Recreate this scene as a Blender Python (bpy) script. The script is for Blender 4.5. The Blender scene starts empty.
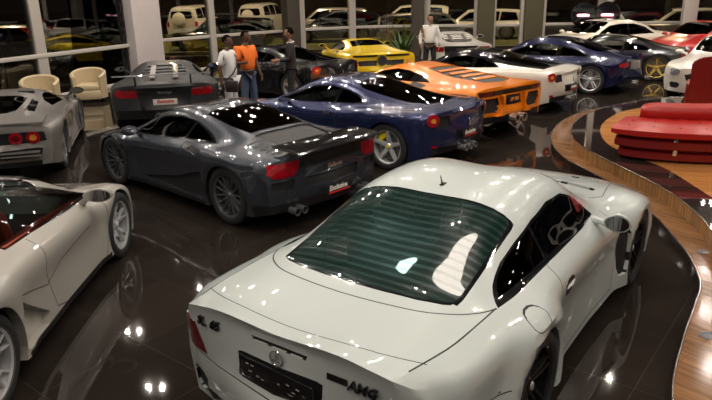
import bpy, bmesh, math, random
import numpy as np
from mathutils import Vector, Matrix
from mathutils.bvhtree import BVHTree
random.seed(7)
SC = bpy.context.scene
COL = SC.collection
PI = math.pi

# ------------------------------------------------------------------ materials
MATS = {}
def _nt(name):
    m = bpy.data.materials.new(name); m.use_nodes = True
    nt = m.node_tree; b = nt.nodes['Principled BSDF']
    MATS[name] = m
    return m, nt, b
def pbr(name, col, rough=.5, metal=0., coat=0., coat_rough=.03, emit=None, estr=0., spec=.5, noise=None, bump=None, flake=0.):
    if name in MATS: return MATS[name]
    m, nt, b = _nt(name)
    b.inputs['Base Color'].default_value = (*col, 1)
    b.inputs['Roughness'].default_value = rough
    b.inputs['Metallic'].default_value = metal
    b.inputs['Coat Weight'].default_value = coat
    b.inputs['Coat Roughness'].default_value = coat_rough
    b.inputs['Specular IOR Level'].default_value = spec
    if emit:
        b.inputs['Emission Color'].default_value = (*emit, 1)
        b.inputs['Emission Strength'].default_value = estr
    if noise:   # (scale, amount): mottled colour
        tc = nt.nodes.new('ShaderNodeTexCoord'); n = nt.nodes.new('ShaderNodeTexNoise'); n.inputs['Scale'].default_value = noise[0]
        n.inputs['Detail'].default_value = 5
        nt.links.new(tc.outputs['Object'], n.inputs['Vector'])
        mx = nt.nodes.new('ShaderNodeMix'); mx.data_type = 'RGBA'
        a = noise[1]
        mx.inputs[6].default_value = (*[c*(1-a) for c in col], 1); mx.inputs[7].default_value = (*[min(1, c*(1+a)) for c in col], 1)
        nt.links.new(n.outputs['Fac'], mx.inputs[0]); nt.links.new(mx.outputs[2], b.inputs['Base Color'])
    if flake:   # metallic paint: tiny flakes perturb the base normal
        tc = nt.nodes.new('ShaderNodeTexCoord'); v = nt.nodes.new('ShaderNodeTexVoronoi'); v.inputs['Scale'].default_value = 900
        nt.links.new(tc.outputs['Object'], v.inputs['Vector'])
        bp = nt.nodes.new('ShaderNodeBump'); bp.inputs['Strength'].default_value = flake; bp.inputs['Distance'].default_value = .0006
        nt.links.new(v.outputs['Distance'], bp.inputs['Height']); nt.links.new(bp.outputs['Normal'], b.inputs['Normal'])
    if bump:
        tc = nt.nodes.new('ShaderNodeTexCoord'); n = nt.nodes.new('ShaderNodeTexNoise'); n.inputs['Scale'].default_value = bump[0]
        nt.links.new(tc.outputs['Object'], n.inputs['Vector'])
        bp = nt.nodes.new('ShaderNodeBump'); bp.inputs['Strength'].default_value = bump[1]; bp.inputs['Distance'].default_value = .01
        nt.links.new(n.outputs['Fac'], bp.inputs['Height']); nt.links.new(bp.outputs['Normal'], b.inputs['Normal'])
    return m
def paint(name, col, metal=.0, rough=.35, coat=1.):
    return pbr(name, col, rough, metal, coat, .008)
def glass(name, tint, refl=1., lines=None):
    """car glass: tinted see-through pane with a mirror coat; lines adds heating wires"""
    if name in MATS: return MATS[name]
    m = bpy.data.materials.new(name); m.use_nodes = True; MATS[name] = m
    nt = m.node_tree; nt.nodes.clear()
    out = nt.nodes.new('ShaderNodeOutputMaterial'); mix = nt.nodes.new('ShaderNodeMixShader')
    tr = nt.nodes.new('ShaderNodeBsdfTransparent'); tr.inputs[0].default_value = (*tint, 1)
    gl = nt.nodes.new('ShaderNodeBsdfGlossy'); gl.inputs['Roughness'].default_value = .01; gl.inputs['Color'].default_value = (refl, refl, refl, 1)
    fr = nt.nodes.new('ShaderNodeFresnel'); fr.inputs[0].default_value = 1.5
    nt.links.new(fr.outputs[0], mix.inputs[0]); nt.links.new(tr.outputs[0], mix.inputs[1]); nt.links.new(gl.outputs[0], mix.inputs[2])
    last = mix
    if lines:
        tc = nt.nodes.new('ShaderNodeTexCoord'); sp = nt.nodes.new('ShaderNodeSeparateXYZ'); nt.links.new(tc.outputs['Object'], sp.inputs[0])
        mu = nt.nodes.new('ShaderNodeMath'); mu.operation = 'MULTIPLY'; mu.inputs[1].default_value = lines[0]
        nt.links.new(sp.outputs['X'], mu.inputs[0])
        fc = nt.nodes.new('ShaderNodeMath'); fc.operation = 'FRACT'; nt.links.new(mu.outputs[0], fc.inputs[0])
        lt = nt.nodes.new('ShaderNodeMath'); lt.operation = 'LESS_THAN'; lt.inputs[1].default_value = .4; nt.links.new(fc.outputs[0], lt.inputs[0])
        df = nt.nodes.new('ShaderNodeBsdfPrincipled'); df.inputs['Base Color'].default_value = (*lines[1], 1); df.inputs['Roughness'].default_value = .25
        ad = nt.nodes.new('ShaderNodeMath'); ad.operation = 'MULTIPLY_ADD'; ad.inputs[1].default_value = lines[2]; ad.inputs[2].default_value = lines[3]; nt.links.new(lt.outputs[0], ad.inputs[0])
        m2 = nt.nodes.new('ShaderNodeMixShader'); nt.links.new(ad.outputs[0], m2.inputs[0]); nt.links.new(mix.outputs[0], m2.inputs[1]); nt.links.new(df.outputs[0], m2.inputs[2])
        last = m2
    nt.links.new(last.outputs[0], out.inputs[0])
    return m
M_GAP = pbr('gap_black', (.006, .006, .007), .6)
M_BLACK = pbr('black_plastic', (.012, .012, .014), .35)
M_GLOSSBLK = pbr('gloss_black', (.008, .008, .01), .08, coat=1)
M_MESH = pbr('grille_black', (.015, .015, .017), .55, noise=(60, .8))
M_RUBBER = pbr('tyre_rubber', (.014, .014, .015), .75)
M_CHROME = pbr('chrome', (.8, .8, .82), .08, .85)
M_SILVER = pbr('rim_silver', (.62, .62, .64), .22, .45, .5)
M_GUN = pbr('rim_gunmetal', (.14, .15, .17), .2, .5, .6)
M_RIMBLK = pbr('rim_black', (.02, .02, .022), .3, .4, .6)
M_GOLD = pbr('rim_gold', (.75, .50, .10), .25, .5, .4)
M_DISC = pbr('brake_steel', (.32, .31, .3), .35, .9)
M_YCAL = pbr('caliper_yellow', (.8, .62, .02), .35)
M_RCAL = pbr('caliper_red', (.6, .03, .02), .35)
M_TAIL = pbr('tail_red', (.36, .004, .012), .12, coat=1, noise=(14, .55))
M_TAILD = pbr('tail_dark_red', (.13, .004, .01), .1, coat=1)
M_ORANGEL = pbr('amber_lens', (.75, .28, .05), .15, coat=1)
M_LENS = pbr('headlamp_lens', (.55, .57, .6), .05, .6, 1)
M_GLASS = glass('window_glass', (.16, .18, .18))
M_GLASSD = glass('privacy_glass', (.035, .04, .04))
M_GLASSC = glass('clear_car_glass', (.5, .55, .53))
M_MIRROR = pbr('mirror_glass', (.5, .52, .55), .02, 1)
M_INT = pbr('interior_black', (.02, .018, .017), .6)
M_INTRED = pbr('interior_red_leather', (.23, .03, .015), .45)
M_INTTAN = pbr('interior_tan', (.3, .2, .11), .5)
M_CARBON = pbr('carbon_fibre', (.02, .02, .022), .25, coat=.8, noise=(120, .6))
M_PLATEW = pbr('white_plate', (.75, .72, .68), .3)
M_RED = pbr('red_lettering', (.65, .03, .03), .35)
M_WHITE = pbr('white_lettering', (.8, .8, .78), .35)

# ------------------------------------------------------------------ objects
def empty(name, label, cat, loc=(0, 0, 0), rz=0., group=None):
    o = bpy.data.objects.new(name, None); COL.objects.link(o)
    o.empty_display_size = .1
    o.location = loc; o.rotation_euler = (0, 0, rz)
    o['label'] = label; o['category'] = cat
    if group: o['group'] = group
    return o
def tag(o, label, cat, group=None):
    o['label'] = label; o['category'] = cat
    if group: o['group'] = group
    return o
def struct(o):
    o['kind'] = 'structure'; return o
def smooth_mesh(me, ang=35):
    me.polygons.foreach_set('use_smooth', [True]*len(me.polygons))
    me.set_sharp_from_angle(angle=math.radians(ang))
def obj(name, bm, mats, parent=None, loc=None, ang=35, recalc=True):
    if recalc: bmesh.ops.recalc_face_normals(bm, faces=bm.faces)
    me = bpy.data.meshes.new(name); bm.to_mesh(me); bm.free()
    if not isinstance(mats, (list, tuple)): mats = [mats]
    for m in mats: me.materials.append(m)
    smooth_mesh(me, ang)
    o = bpy.data.objects.new(name, me); COL.objects.link(o)
    if parent: o.parent = parent
    if loc is not None: o.location = loc
    return o
def NB(): return bmesh.new()
def box(bm, c, s, rot=None, bev=0., mi=0, seg=2):
    r = bmesh.ops.create_cube(bm, size=1)
    vs = r['verts']
    for v in vs: v.co = Vector((v.co.x*s[0], v.co.y*s[1], v.co.z*s[2]))
    fs = list({f for v in vs for f in v.link_faces})
    if bev > 0:
        es = list({e for v in vs for e in v.link_edges})
        rb = bmesh.ops.bevel(bm, geom=es, offset=bev, segments=seg, affect='EDGES', profile=.5)
        vs = {v for f in rb['faces'] for v in f.verts if v.is_valid}
        todo = list(vs)
        while todo:
            v = todo.pop()
            for e in v.link_edges:
                o = e.other_vert(v)
                if o not in vs: vs.add(o); todo.append(o)
        vs = list(vs); fs = list({f for v in vs for f in v.link_faces})
    M = Matrix.Translation(Vector(c)) @ (rot.to_4x4() if rot is not None else Matrix.Identity(4))
    for v in vs: v.co = M @ v.co
    for f in fs: f.material_index = mi
    return vs
def prism(bm, pts, lo, hi, axis='y', mi=0, M=None):
    """polygon (2D) extruded between lo and hi on axis. axis y: pts are (x,z); z: (x,y); x: (y,z)"""
    def mk(p, h):
        return Vector((p[0], h, p[1])) if axis == 'y' else Vector((p[0], p[1], h)) if axis == 'z' else Vector((h, p[0], p[1]))
    a = [bm.verts.new(mk(p, lo)) for p in pts]; b = [bm.verts.new(mk(p, hi)) for p in pts]
    n = len(pts); fs = [bm.faces.new(a), bm.faces.new(b[::-1])]
    for i in range(n): fs.append(bm.faces.new((a[i], b[i], b[(i+1) % n], a[(i+1) % n])))
    for f in fs: f.material_index = mi
    if M is not None:
        for v in a+b: v.co = M @ v.co
    return a+b
def lathe(bm, prof, n=32, mi=0, M=None, close=False):
    """prof: (r, h) turned about +y"""
    rings = []
    for (r, h) in prof:
        rings.append([bm.verts.new((r*math.cos(2*PI*k/n), h, r*math.sin(2*PI*k/n))) for k in range(n)])
    m = len(prof)
    for i in range(m if close else m-1):
        A, B = rings[i], rings[(i+1) % m]
        for k in range(n):
            f = bm.faces.new((A[k], A[(k+1) % n], B[(k+1) % n], B[k])); f.material_index = mi
    if M is not None:
        for r in rings:
            for v in r: v.co = M @ v.co
    return rings
def tube(bm, pts, r, n=8, mi=0, caps=True, closed=False):
    pts = [Vector(p) for p in pts]; m = len(pts)
    rs = r if isinstance(r, (list, tuple)) else [r]*m
    rings = []; up0 = Vector((0, 0, 1))
    for i, p in enumerate(pts):
        t = (pts[(i+1) % m]-pts[i-1]) if closed else (pts[min(i+1, m-1)]-pts[max(i-1, 0)])
        t.normalize()
        up = up0 if abs(t.z) < .95 else Vector((1, 0, 0))
        s = t.cross(up).normalized(); u = s.cross(t)
        rings.append([bm.verts.new(p+s*(rs[i]*math.cos(2*PI*k/n))+u*(rs[i]*math.sin(2*PI*k/n))) for k in range(n)])
    for i in range(m if closed else m-1):
        A, B = rings[i], rings[(i+1) % m]
        for k in range(n):
            f = bm.faces.new((A[k], A[(k+1) % n], B[(k+1) % n], B[k])); f.material_index = mi
    if caps and not closed:
        f = bm.faces.new(rings[0][::-1]); f.material_index = mi
        f = bm.faces.new(rings[-1]); f.material_index = mi
def ell(bm, c, s, rot=None, n=16, mi=0):
    r = bmesh.ops.create_uvsphere(bm, u_segments=n, v_segments=max(6, n//2), radius=1)
    M = Matrix.Translation(Vector(c)) @ (rot.to_4x4() if rot is not None else Matrix.Identity(4)) @ Matrix.Diagonal((*s, 1))
    for v in r['verts']: v.co = M @ v.co
    for f in {f for v in r['verts'] for f in v.link_faces}: f.material_index = mi
    return r['verts']
def loft(bm, rings, mi=0, caps=True, closed=True):
    vr = [[bm.verts.new(p) for p in r] for r in rings]; n = len(vr[0])
    for A, B in zip(vr, vr[1:]):
        for k in range(n if closed else n-1):
            f = bm.faces.new((A[k], A[(k+1) % n], B[(k+1) % n], B[k])); f.material_index = mi
    if caps:
        f = bm.faces.new(vr[0][::-1]); f.material_index = mi
        f = bm.faces.new(vr[-1]); f.material_index = mi
    return vr
def RX(a): return Matrix.Rotation(a, 3, 'X')
def RY(a): return Matrix.Rotation(a, 3, 'Y')
def RZ(a): return Matrix.Rotation(a, 3, 'Z')
def rnd(poly, it=2, k=.22):
    for _ in range(it):
        o = []
        for i in range(len(poly)):
            a, b = poly[i], poly[(i+1) % len(poly)]
            o.append((a[0]+(b[0]-a[0])*k, a[1]+(b[1]-a[1])*k)); o.append((b[0]+(a[0]-b[0])*k, b[1]+(a[1]-b[1])*k))
        poly = o
    return poly
_FC = {}
def text(name, s, size, mat, parent, M, depth=.002, font_shear=0., bold=0., align='CENTER', tagd=None):
    cu = bpy.data.curves.new('t', 'FONT'); cu.body = s; cu.size = size; cu.extrude = depth; cu.align_x = align; cu.align_y = 'CENTER'
    cu.shear = font_shear; cu.offset = bold; cu.resolution_u = 2
    to = bpy.data.objects.new('t', cu)
    me = bpy.data.meshes.new_from_object(to); bpy.data.objects.remove(to); bpy.data.curves.remove(cu)
    me.name = name; me.materials.clear(); me.materials.append(mat)
    o = bpy.data.objects.new(name, me); COL.objects.link(o)
    if parent: o.parent = parent
    o.matrix_local = M
    return o
def face_frame(origin, right, up):
    r = Vector(right).normalized(); u = Vector(up); u = (u-r*u.dot(r)).normalized(); n = r.cross(u)
    M = Matrix((r, u, n)).transposed().to_4x4(); M.translation = Vector(origin); return M
# ------------------------------------------------------------------ car bodies
def pchip(xs, ys, x):
    xs = np.asarray(xs, float); ys = np.asarray(ys, float); x = np.asarray(x, float)
    h = np.diff(xs); d = np.diff(ys)/h; m = np.zeros(len(xs))
    for i in range(1, len(xs)-1):
        if d[i-1]*d[i] > 0:
            w1 = 2*h[i]+h[i-1]; w2 = h[i]+2*h[i-1]; m[i] = (w1+w2)/(w1/d[i-1]+w2/d[i])
    m[0] = d[0]; m[-1] = d[-1]
    i = np.clip(np.searchsorted(xs, x)-1, 0, len(h)-1)
    t = (x-xs[i])/h[i]
    return ((1+2*t)*(1-t)**2*ys[i] + t*(1-t)**2*h[i]*m[i] + t*t*(3-2*t)*ys[i+1] + t*t*(t-1)*h[i]*m[i+1])
def section(P, subs, crease):
    """P: list of (y,z); Hermite spline through them, horizontal at the centreline, corners at crease indices"""
    P = [np.array(p, float) for p in P]; n = len(P); out = [P[0]]
    ch = [np.linalg.norm(P[i+1]-P[i])+1e-6 for i in range(n-1)]
    def tan(i, side):
        if i == 0: return np.array([1., 0.])
        if i in crease or i == n-1:
            j = i if side > 0 and i < n-1 else i-1
            return (P[j+1]-P[j])/ch[j]
        return ((P[i+1]-P[i])/ch[i]*ch[i-1] + (P[i]-P[i-1])/ch[i-1]*ch[i])/(ch[i]+ch[i-1])
    for i in range(n-1):
        a, b = tan(i, 1)*ch[i], tan(i+1, -1)*ch[i]
        for k in range(1, subs[i]+1):
            t = k/subs[i]
            out.append((1+2*t)*(1-t)**2*P[i] + t*(1-t)**2*a + t*t*(3-2*t)*P[i+1] + t*t*(t-1)*b)
    return out
def smin(t): return t*t*(3-2*t)
def body_grid(sp, q=1.):
    T = np.array(sp['table'], float)          # rows: x, zC, yR,zR, yB,zB, yS,zS, yM,zM, yL,zL
    xs = T[:, 0]
    nu = int(sp.get('nu', 84)*q)
    subs = [max(2, int(round(s*q))) for s in (7, 6, 4, 5, 5)]
    x0, x1 = xs[0], xs[-1]
    # station spacing: denser at both ends
    s = np.linspace(0, 1, nu+1); s = s - .055*np.sin(4*PI*s)/1. * .5
    X = x0+(x1-x0)*s
    cols = [pchip(xs, T[:, k], X) for k in range(1, 12)]
    dt, dn = sp['tail_dx'], sp['nose_dx']; fl = sp.get('falloff', .45)
    rings = []
    idx = np.concatenate([[0], np.cumsum(subs)])
    for i, x in enumerate(X):
        P = [(0, cols[0][i])]+[(cols[1+2*k][i], cols[2+2*k][i]) for k in range(5)]
        sec = section(P, subs, sp.get('crease', (2, 5)))
        wt = smin(max(0, 1-(x-x0)/fl)); wn = smin(max(0, 1-(x1-x)/fl))
        row = []
        for j, p in enumerate(sec):
            kx = np.interp(j, idx, dt)*wt + np.interp(j, idx, dn)*wn
            row.append([x+kx, p[0], p[1]])
        # underside to centre
        nb = idx[3]
        e = row[-1]
        for k in range(1, nb+1):
            t = k/nb
            kx = (dt[5]*(1-t)+dt[0]*t)*wt + (dn[5]*(1-t)+dn[0]*t)*wn
            row.append([x+kx, e[1]*(1-t), e[2]-.01*smin(min(1, t*4))])
        rings.append(row)
    G = np.array(rings)
    for (xw, zw, R1, w, A) in sp.get('flares', ()):
        d = np.hypot(G[:, :, 0]-xw, G[:, :, 2]-zw)
        m = (G[:, :, 1] > .5) & (np.arange(G.shape[1])[None, :] <= idx[5])
        G[:, :, 1] += np.where(m, A*np.exp(-((d-R1)/w)**2), 0)
    return G, idx
def cap(bm, vr, Gi, idx, prof, sgn, q):
    """close an end: Coons patch between top edge, side edge, underside edge and centre profile"""
    nT = idx[3]; nS = idx[5]-idx[3]
    T = [Gi[k] for k in range(nT+1)]; S = [Gi[nT+k] for k in range(nS+1)]
    B = [Gi[idx[5]+nT-k] for k in range(nT+1)]
    zt, zb = T[0][2], B[0][2]
    pz = [zt]+[p[1] for p in prof]+[zb]; px = [T[0][0]]+[p[0] for p in prof]+[B[0][0]]
    # distribute along profile
    ts = np.linspace(0, 1, len(pz)); L = np.concatenate([[0], np.cumsum([math.hypot(px[i+1]-px[i], pz[i+1]-pz[i]) for i in range(len(pz)-1)])]); L /= L[-1]
    sz = np.array([s[2] for s in S]); sb = (sz[0]-sz)/(sz[0]-sz[-1])
    C = []
    for k in range(nS+1):
        z = zt+(zb-zt)*sb[k]
        C.append(np.array([np.interp(-z, [-a for a in pz], px), 0, z]))
    grid = {}
    for a in range(nT+1):
        fa = T[a][1]/T[-1][1] if T[-1][1] else a/nT
        for b in range(nS+1):
            if b == 0: grid[a, b] = vr[a]; continue
            if a == nT: grid[a, b] = vr[nT+b]; continue
            if b == nS: grid[a, b] = vr[idx[5]+nT-a]; continue
            fb = sb[b]
            Ta, Ba = T[a], B[a]
            P = (1-fb)*Ta+fb*Ba+(1-fa)*C[b]+fa*S[b]-((1-fa)*(1-fb)*T[0]+fa*(1-fb)*T[-1]+(1-fa)*fb*B[0]+fa*fb*B[-1])
            # keep columns vertical in y for clean projections
            grid[a, b] = bm.verts.new(P)
    for a in range(nT):
        for b in range(nS):
            vs = [grid[a, b], grid[a+1, b], grid[a+1, b+1], grid[a, b+1]]
            if len(set(vs)) > 2:
                u = []
                for v in vs:
                    if v not in u: u.append(v)
                try: bm.faces.new(u if sgn > 0 else u[::-1])
                except ValueError: pass
def inpoly(p, poly):
    x, y = p; c = False; j = len(poly)-1
    for i in range(len(poly)):
        xi, yi = poly[i]; xj, yj = poly[j]
        if (yi > y) != (yj > y) and x < (xj-xi)*(y-yi)/(yj-yi)+xi: c = not c
        j = i
    return c
AX = {'side': (0, 2), 'rear': (1, 2), 'front': (1, 2), 'top': (0, 1)}
def cut(bm, lay, rid, view, poly, filt):
    ia, ib = AX[view]
    xa = [p[0] for p in poly]; xb = [p[1] for p in poly]
    lo = (min(xa)-.004, min(xb)-.004); hi = (max(xa)+.004, max(xb)+.004)
    cand = []
    for f in bm.faces:
        c0 = f.verts
        a = [v.co[ia] for v in c0]; b = [v.co[ib] for v in c0]
        if max(a) < lo[0] or min(a) > hi[0] or max(b) < lo[1] or min(b) > hi[1]: continue
        if filt(f.calc_center_median(), f.normal): cand.append(f)
    if not cand: return
    n = len(poly)
    for i in range(n):
        p, q_ = poly[i], poly[(i+1) % n]
        d = (q_[0]-p[0], q_[1]-p[1]); l = math.hypot(*d)
        if l < 1e-6: continue
        no = Vector((0, 0, 0)); no[ia] = -d[1]/l; no[ib] = d[0]/l
        co = Vector((0, 0, 0)); co[ia] = p[0]; co[ib] = p[1]
        # only faces near this edge
        near = []; rest = []
        bl = (min(p[0], q_[0])-.001, min(p[1], q_[1])-.001, max(p[0], q_[0])+.001, max(p[1], q_[1])+.001)
        for f in cand:
            a = [v.co[ia] for v in f.verts]; b = [v.co[ib] for v in f.verts]
            if max(a) < bl[0] or min(a) > bl[2] or max(b) < bl[1] or min(b) > bl[3]: rest.append(f)
            else: near.append(f)
        if not near: continue
        geom = list({v for f in near for v in f.verts})+list({e for f in near for e in f.edges})+near
        r = bmesh.ops.bisect_plane(bm, geom=geom, dist=1e-5, plane_co=co, plane_no=no)
        cand = rest+[g for g in r['geom'] if isinstance(g, bmesh.types.BMFace)]
    for f in cand:
        if not f.is_valid: continue
        c = f.calc_center_median()
        if inpoly((c[ia], c[ib]), poly): f[lay] = rid
def strip(pts, w=.007, closed=False):
    out = []; n = len(pts)
    for i in range(n if closed else n-1):
        a, b = pts[i], pts[(i+1) % n]; d = (b[0]-a[0], b[1]-a[1]); l = math.hypot(*d)
        if l < 1e-6: continue
        nx, ny = -d[1]/l*w/2, d[0]/l*w/2; ex, ey = d[0]/l*w*.3, d[1]/l*w*.3
        out.append([(a[0]-ex+nx, a[1]-ey+ny), (a[0]-ex-nx, a[1]-ey-ny), (b[0]+ex-nx, b[1]+ey-ny), (b[0]+ex+nx, b[1]+ey+ny)])
    return out
def circ(cx, cz, r, n=28, a0=0, a1=2*PI):
    return [(cx+r*math.cos(a0+(a1-a0)*k/n), cz+r*math.sin(a0+(a1-a0)*k/n)) for k in range(n)]
def curve2(pts, n=8):
    """smooth polyline through 2D points"""
    out = []
    P = [np.array(p, float) for p in pts]
    for i in range(len(P)-1):
        p0 = P[max(i-1, 0)]; p1 = P[i]; p2 = P[i+1]; p3 = P[min(i+2, len(P)-1)]
        for k in range(n):
            t = k/n
            out.append(tuple(.5*((2*p1)+(-p0+p2)*t+(2*p0-5*p1+4*p2-p3)*t*t+(-p0+3*p1-3*p2+p3)*t**3)))
    out.append(tuple(P[-1])); return out

def wheel(parent, x, y, R, rimR, W, style, rim_mat, cal=None, steer=0., hub=None, q=1.):
    """one wheel; outer face looks along sign(y)"""
    sg = 1 if y > 0 else -1
    M = Matrix.Scale(sg, 4, (0, 1, 0))
    n = int(40*q)
    t = NB()
    h = W/2
    lathe(t, [(rimR-.012, -h*.9), (rimR+.012, -h), (R-.03, -h), (R-.006, -h*.86), (R, -h*.6), (R, h*.6), (R-.006, h*.86), (R-.03, h*.985), (rimR+.02, h), (rimR-.004, h*.9), (rimR-.012, h*.7)], n, 0, M, close=True)
    w = obj('wheel', t, M_RUBBER, parent, (x, y, R)); w.rotation_euler.z = steer
    r = NB()
    lathe(r, [(rimR-.012, -h*.8), (rimR-.02, h*.5), (rimR-.022, h*.80), (rimR+.003, h*.93), (rimR+.003, h*.8)], n, 0, M)
    ns, kind = style
    yo = h*.86
    def spoke(a0, w0, w1, off0=0., off1=0., r0=.05, r1=None, y0=None, y1=None, th=.03):
        r1 = r1 or rimR-.016
        y0 = yo-.045 if y0 is None else y0; y1 = yo-.01 if y1 is None else y1
        c, s = math.cos(a0), math.sin(a0)
        def P(rr, o, yy): return M @ Vector((rr*c-o*s, yy, rr*s+o*c))
        rm = (r0+r1)*.5
        st = [(r0, off0, w0, y0), (rm, (off0+off1)/2, (w0+w1)/2*.92, (y0+y1)/2+.006), (r1, off1, w1, y1)]
        rings = []
        for (rr, o, ww, yy) in st:
            rings.append([P(rr, o-ww/2, yy-th), P(rr, o-ww/2*.8, yy), P(rr, o, yy+.004), P(rr, o+ww/2*.8, yy), P(rr, o+ww/2, yy-th)])
        loft(r, rings)
    for k in range(ns):
        a = 2*PI*k/ns+.3
        if kind == 'single': spoke(a, .055, .04)
        elif kind == 'thin': spoke(a, .022, .016)
        elif kind == 'double': spoke(a, .03, .018, -.018, -.035); spoke(a, .03, .018, .018, .035)
        elif kind == 'y':
            spoke(a, .05, .045, r1=rimR*.5); spoke(a, .03, .022, -.01, -.055, r0=rimR*.42); spoke(a, .03, .022, .01, .055, r0=rimR*.42)
        elif kind == 'star': spoke(a, .085, .05, th=.04)
    lathe(r, [(.001, yo-.03), (.03, yo-.028), (.045, yo-.04), (.072, yo-.05), (.075, yo-.09)], 20, 0, M)
    obj('rim', r, rim_mat, w)
    hb = NB(); lathe(hb, [(.001, yo-.018), (.024, yo-.02), (.03, yo-.028), (.03, yo-.04)], 16, 0, M); obj('hub_cap', hb, hub or rim_mat, w)
    d = NB(); lathe(d, [(.06, 0), (.06, .02), (rimR*.8, .02), (rimR*.8, 0)], n, 0, M, close=True); obj('brake_disc', d, M_DISC, w)
    if cal:
        c = NB(); pts = [(rimR*.56*math.cos(a), rimR*.56*math.sin(a)) for a in np.linspace(.5, 1.5, 6)]+[(rimR*.88*math.cos(a), rimR*.88*math.sin(a)) for a in np.linspace(1.5, .5, 6)]
        prism(c, pts, .01, .06, 'y', 0, M); obj('brake_caliper', c, cal, w)
    bl = NB(); lathe(bl, [(.001, -h*.7), (rimR-.02, -h*.7)], n, 0, M); obj('inner_barrel', bl, M_GAP, w)
    return w
def make_body(root, sp, q=1.):
    G, idx = body_grid(sp, q)
    bm = NB(); nu, nv = G.shape[:2]
    V = [[bm.verts.new(G[i, j]) for j in range(nv)] for i in range(nu)]
    for i in range(nu-1):
        for j in range(nv-1):
            bm.faces.new((V[i][j], V[i+1][j], V[i+1][j+1], V[i][j+1]))
    cap(bm, V[0], G[0], idx, sp['tail_prof'], 1, q)
    cap(bm, V[-1], G[-1], idx, sp['nose_prof'], -1, q)
    if sp.get('warp'):
        for v in bm.verts: v.co = Vector(sp['warp'](*v.co))
    # mirror
    bmesh.ops.recalc_face_normals(bm, faces=bm.faces)
    geom = bm.verts[:]+bm.edges[:]+bm.faces[:]
    d = bmesh.ops.duplicate(bm, geom=geom)
    for g in d['geom']:
        if isinstance(g, bmesh.types.BMVert): g.co.y = -g.co.y
    bmesh.ops.remove_doubles(bm, verts=[v for v in bm.verts if abs(v.co.y) < 1e-4], dist=2e-4)
    bmesh.ops.recalc_face_normals(bm, faces=bm.faces)
    # outward check
    top = max(bm.faces, key=lambda f: f.calc_center_median().z)
    if top.normal.z < 0: bmesh.ops.reverse_faces(bm, faces=bm.faces)
    lay = bm.faces.layers.int.new('reg')
    regs = []
    def add(name, view, poly, mode, mat, depth=0., both=True, filt=None, label=None):
        if view == 'side':
            for sg in ((1, -1) if both else (1,)):
                regs.append((name, mode, mat, depth, sg, view, label)); rid = len(regs)
                f0 = filt or (lambda c, n: True)
                cut(bm, lay, rid, view, poly, lambda c, n, sg=sg: c.y*sg > .3 and (mode == 'del' or n.y*sg > .12) and f0(c, n))
        else:
            polys = [poly, [(p[0], -p[1]) for p in poly] if view == 'top' else [(-p[0], p[1]) for p in poly]] if both else [poly]
            for pl in polys:
                regs.append((name, mode, mat, depth, 0, view, label)); rid = len(regs)
                base = {'rear': lambda c, n: n.x < -.2 and c.x < -.5, 'front': lambda c, n: n.x > .1 and c.x > .5, 'top': lambda c, n: n.z > .08}[view]
                cut(bm, lay, rid, view, pl, lambda c, n: base(c, n) and (filt is None or filt(c, n)))
    for c in sp['cuts']:
        kw = dict(c[5]) if len(c) > 5 else {}
        view, name, poly, mode, mat = c[:5]
        add(name, view, poly, mode, mat, **kw)
    # wheel arches
    for (xw, R) in sp['arches']:
        add('arch', 'side', circ(xw, sp.get('arch_z', .33), R, 32), 'del', None)
    bm.normal_update()
    dels = [f for f in bm.faces if f[lay] and regs[f[lay]-1][1] == 'del']
    bmesh.ops.delete(bm, geom=dels, context='FACES')
    # return lips at the arches
    for (xw, R) in sp['arches']:
        es = [e for e in bm.edges if e.is_boundary and all(abs(math.hypot(v.co.x-xw, v.co.z-sp.get('arch_z', .33))-R) < .012 and abs(v.co.y) > .5 for v in e.verts)]
        if es:
            r = bmesh.ops.extrude_edge_only(bm, edges=es)
            for g in r['geom']:
                if isinstance(g, bmesh.types.BMVert):
                    g.co.y -= math.copysign(.07, g.co.y)
                if isinstance(g, bmesh.types.BMFace): g[lay] = 0
    # recessed or raised regions
    for rid, (name, mode, mat, depth, sg, view, lb) in enumerate(regs, 1):
        if depth == 0 or mode == 'del': continue
        fs = [f for f in bm.faces if f[lay] == rid]
        if not fs: continue
        av = sum((f.normal*f.calc_area() for f in fs), Vector()).normalized()
        if view == 'side': av = Vector((0, sg, 0))
        elif view == 'rear': av = Vector((-1, 0, 0))
        elif view == 'front': av = Vector((1, 0, 0))
        r = bmesh.ops.extrude_face_region(bm, geom=fs)
        for g in r['geom']:
            if isinstance(g, bmesh.types.BMVert): g.co += av*depth
        old = [f for f in fs if f.is_valid]
        keep = {g for g in r['geom'] if isinstance(g, bmesh.types.BMFace)}
        old = [f for f in old if f not in keep]
        if old: bmesh.ops.delete(bm, geom=old, context='FACES')
    bmesh.ops.dissolve_degenerate(bm, dist=2e-5, edges=bm.edges)
    bm.normal_update()
    me = bpy.data.meshes.new('tmp'); bm.to_mesh(me)
    smooth_mesh(me, sp.get('sharp', 32))
    cn = np.zeros(len(me.loops)*3, 'f'); me.corner_normals.foreach_get('vector', cn); cn = cn.reshape(-1, 3)
    # split into parts
    paintm = sp['paint']
    matlist = [paintm]
    groups = {None: []}
    for f in me.polygons:
        pass
    rg = np.zeros(len(me.polygons), 'i'); me.attributes['reg'].data.foreach_get('value', rg)
    co = np.zeros(len(me.vertices)*3, 'f'); me.vertices.foreach_get('co', co); co = co.reshape(-1, 3)
    for f in me.polygons:
        r = rg[f.index]
        if r == 0 or regs[r-1][1] == 'mat': groups[None].append(f)
        else: groups.setdefault(r, []).append(f)
    # regions that share a name and a side become one part
    merged = {}
    for k, fs in groups.items():
        if k is None: merged[None] = fs; continue
        r = regs[k-1]
        key = (r[0], r[4], id(r[2])) if r[1] == 'join' else (r[0], k)
        merged.setdefault(key, []).extend(fs)
    out = {}
    sharp = np.zeros(len(me.edges), bool)
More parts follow.
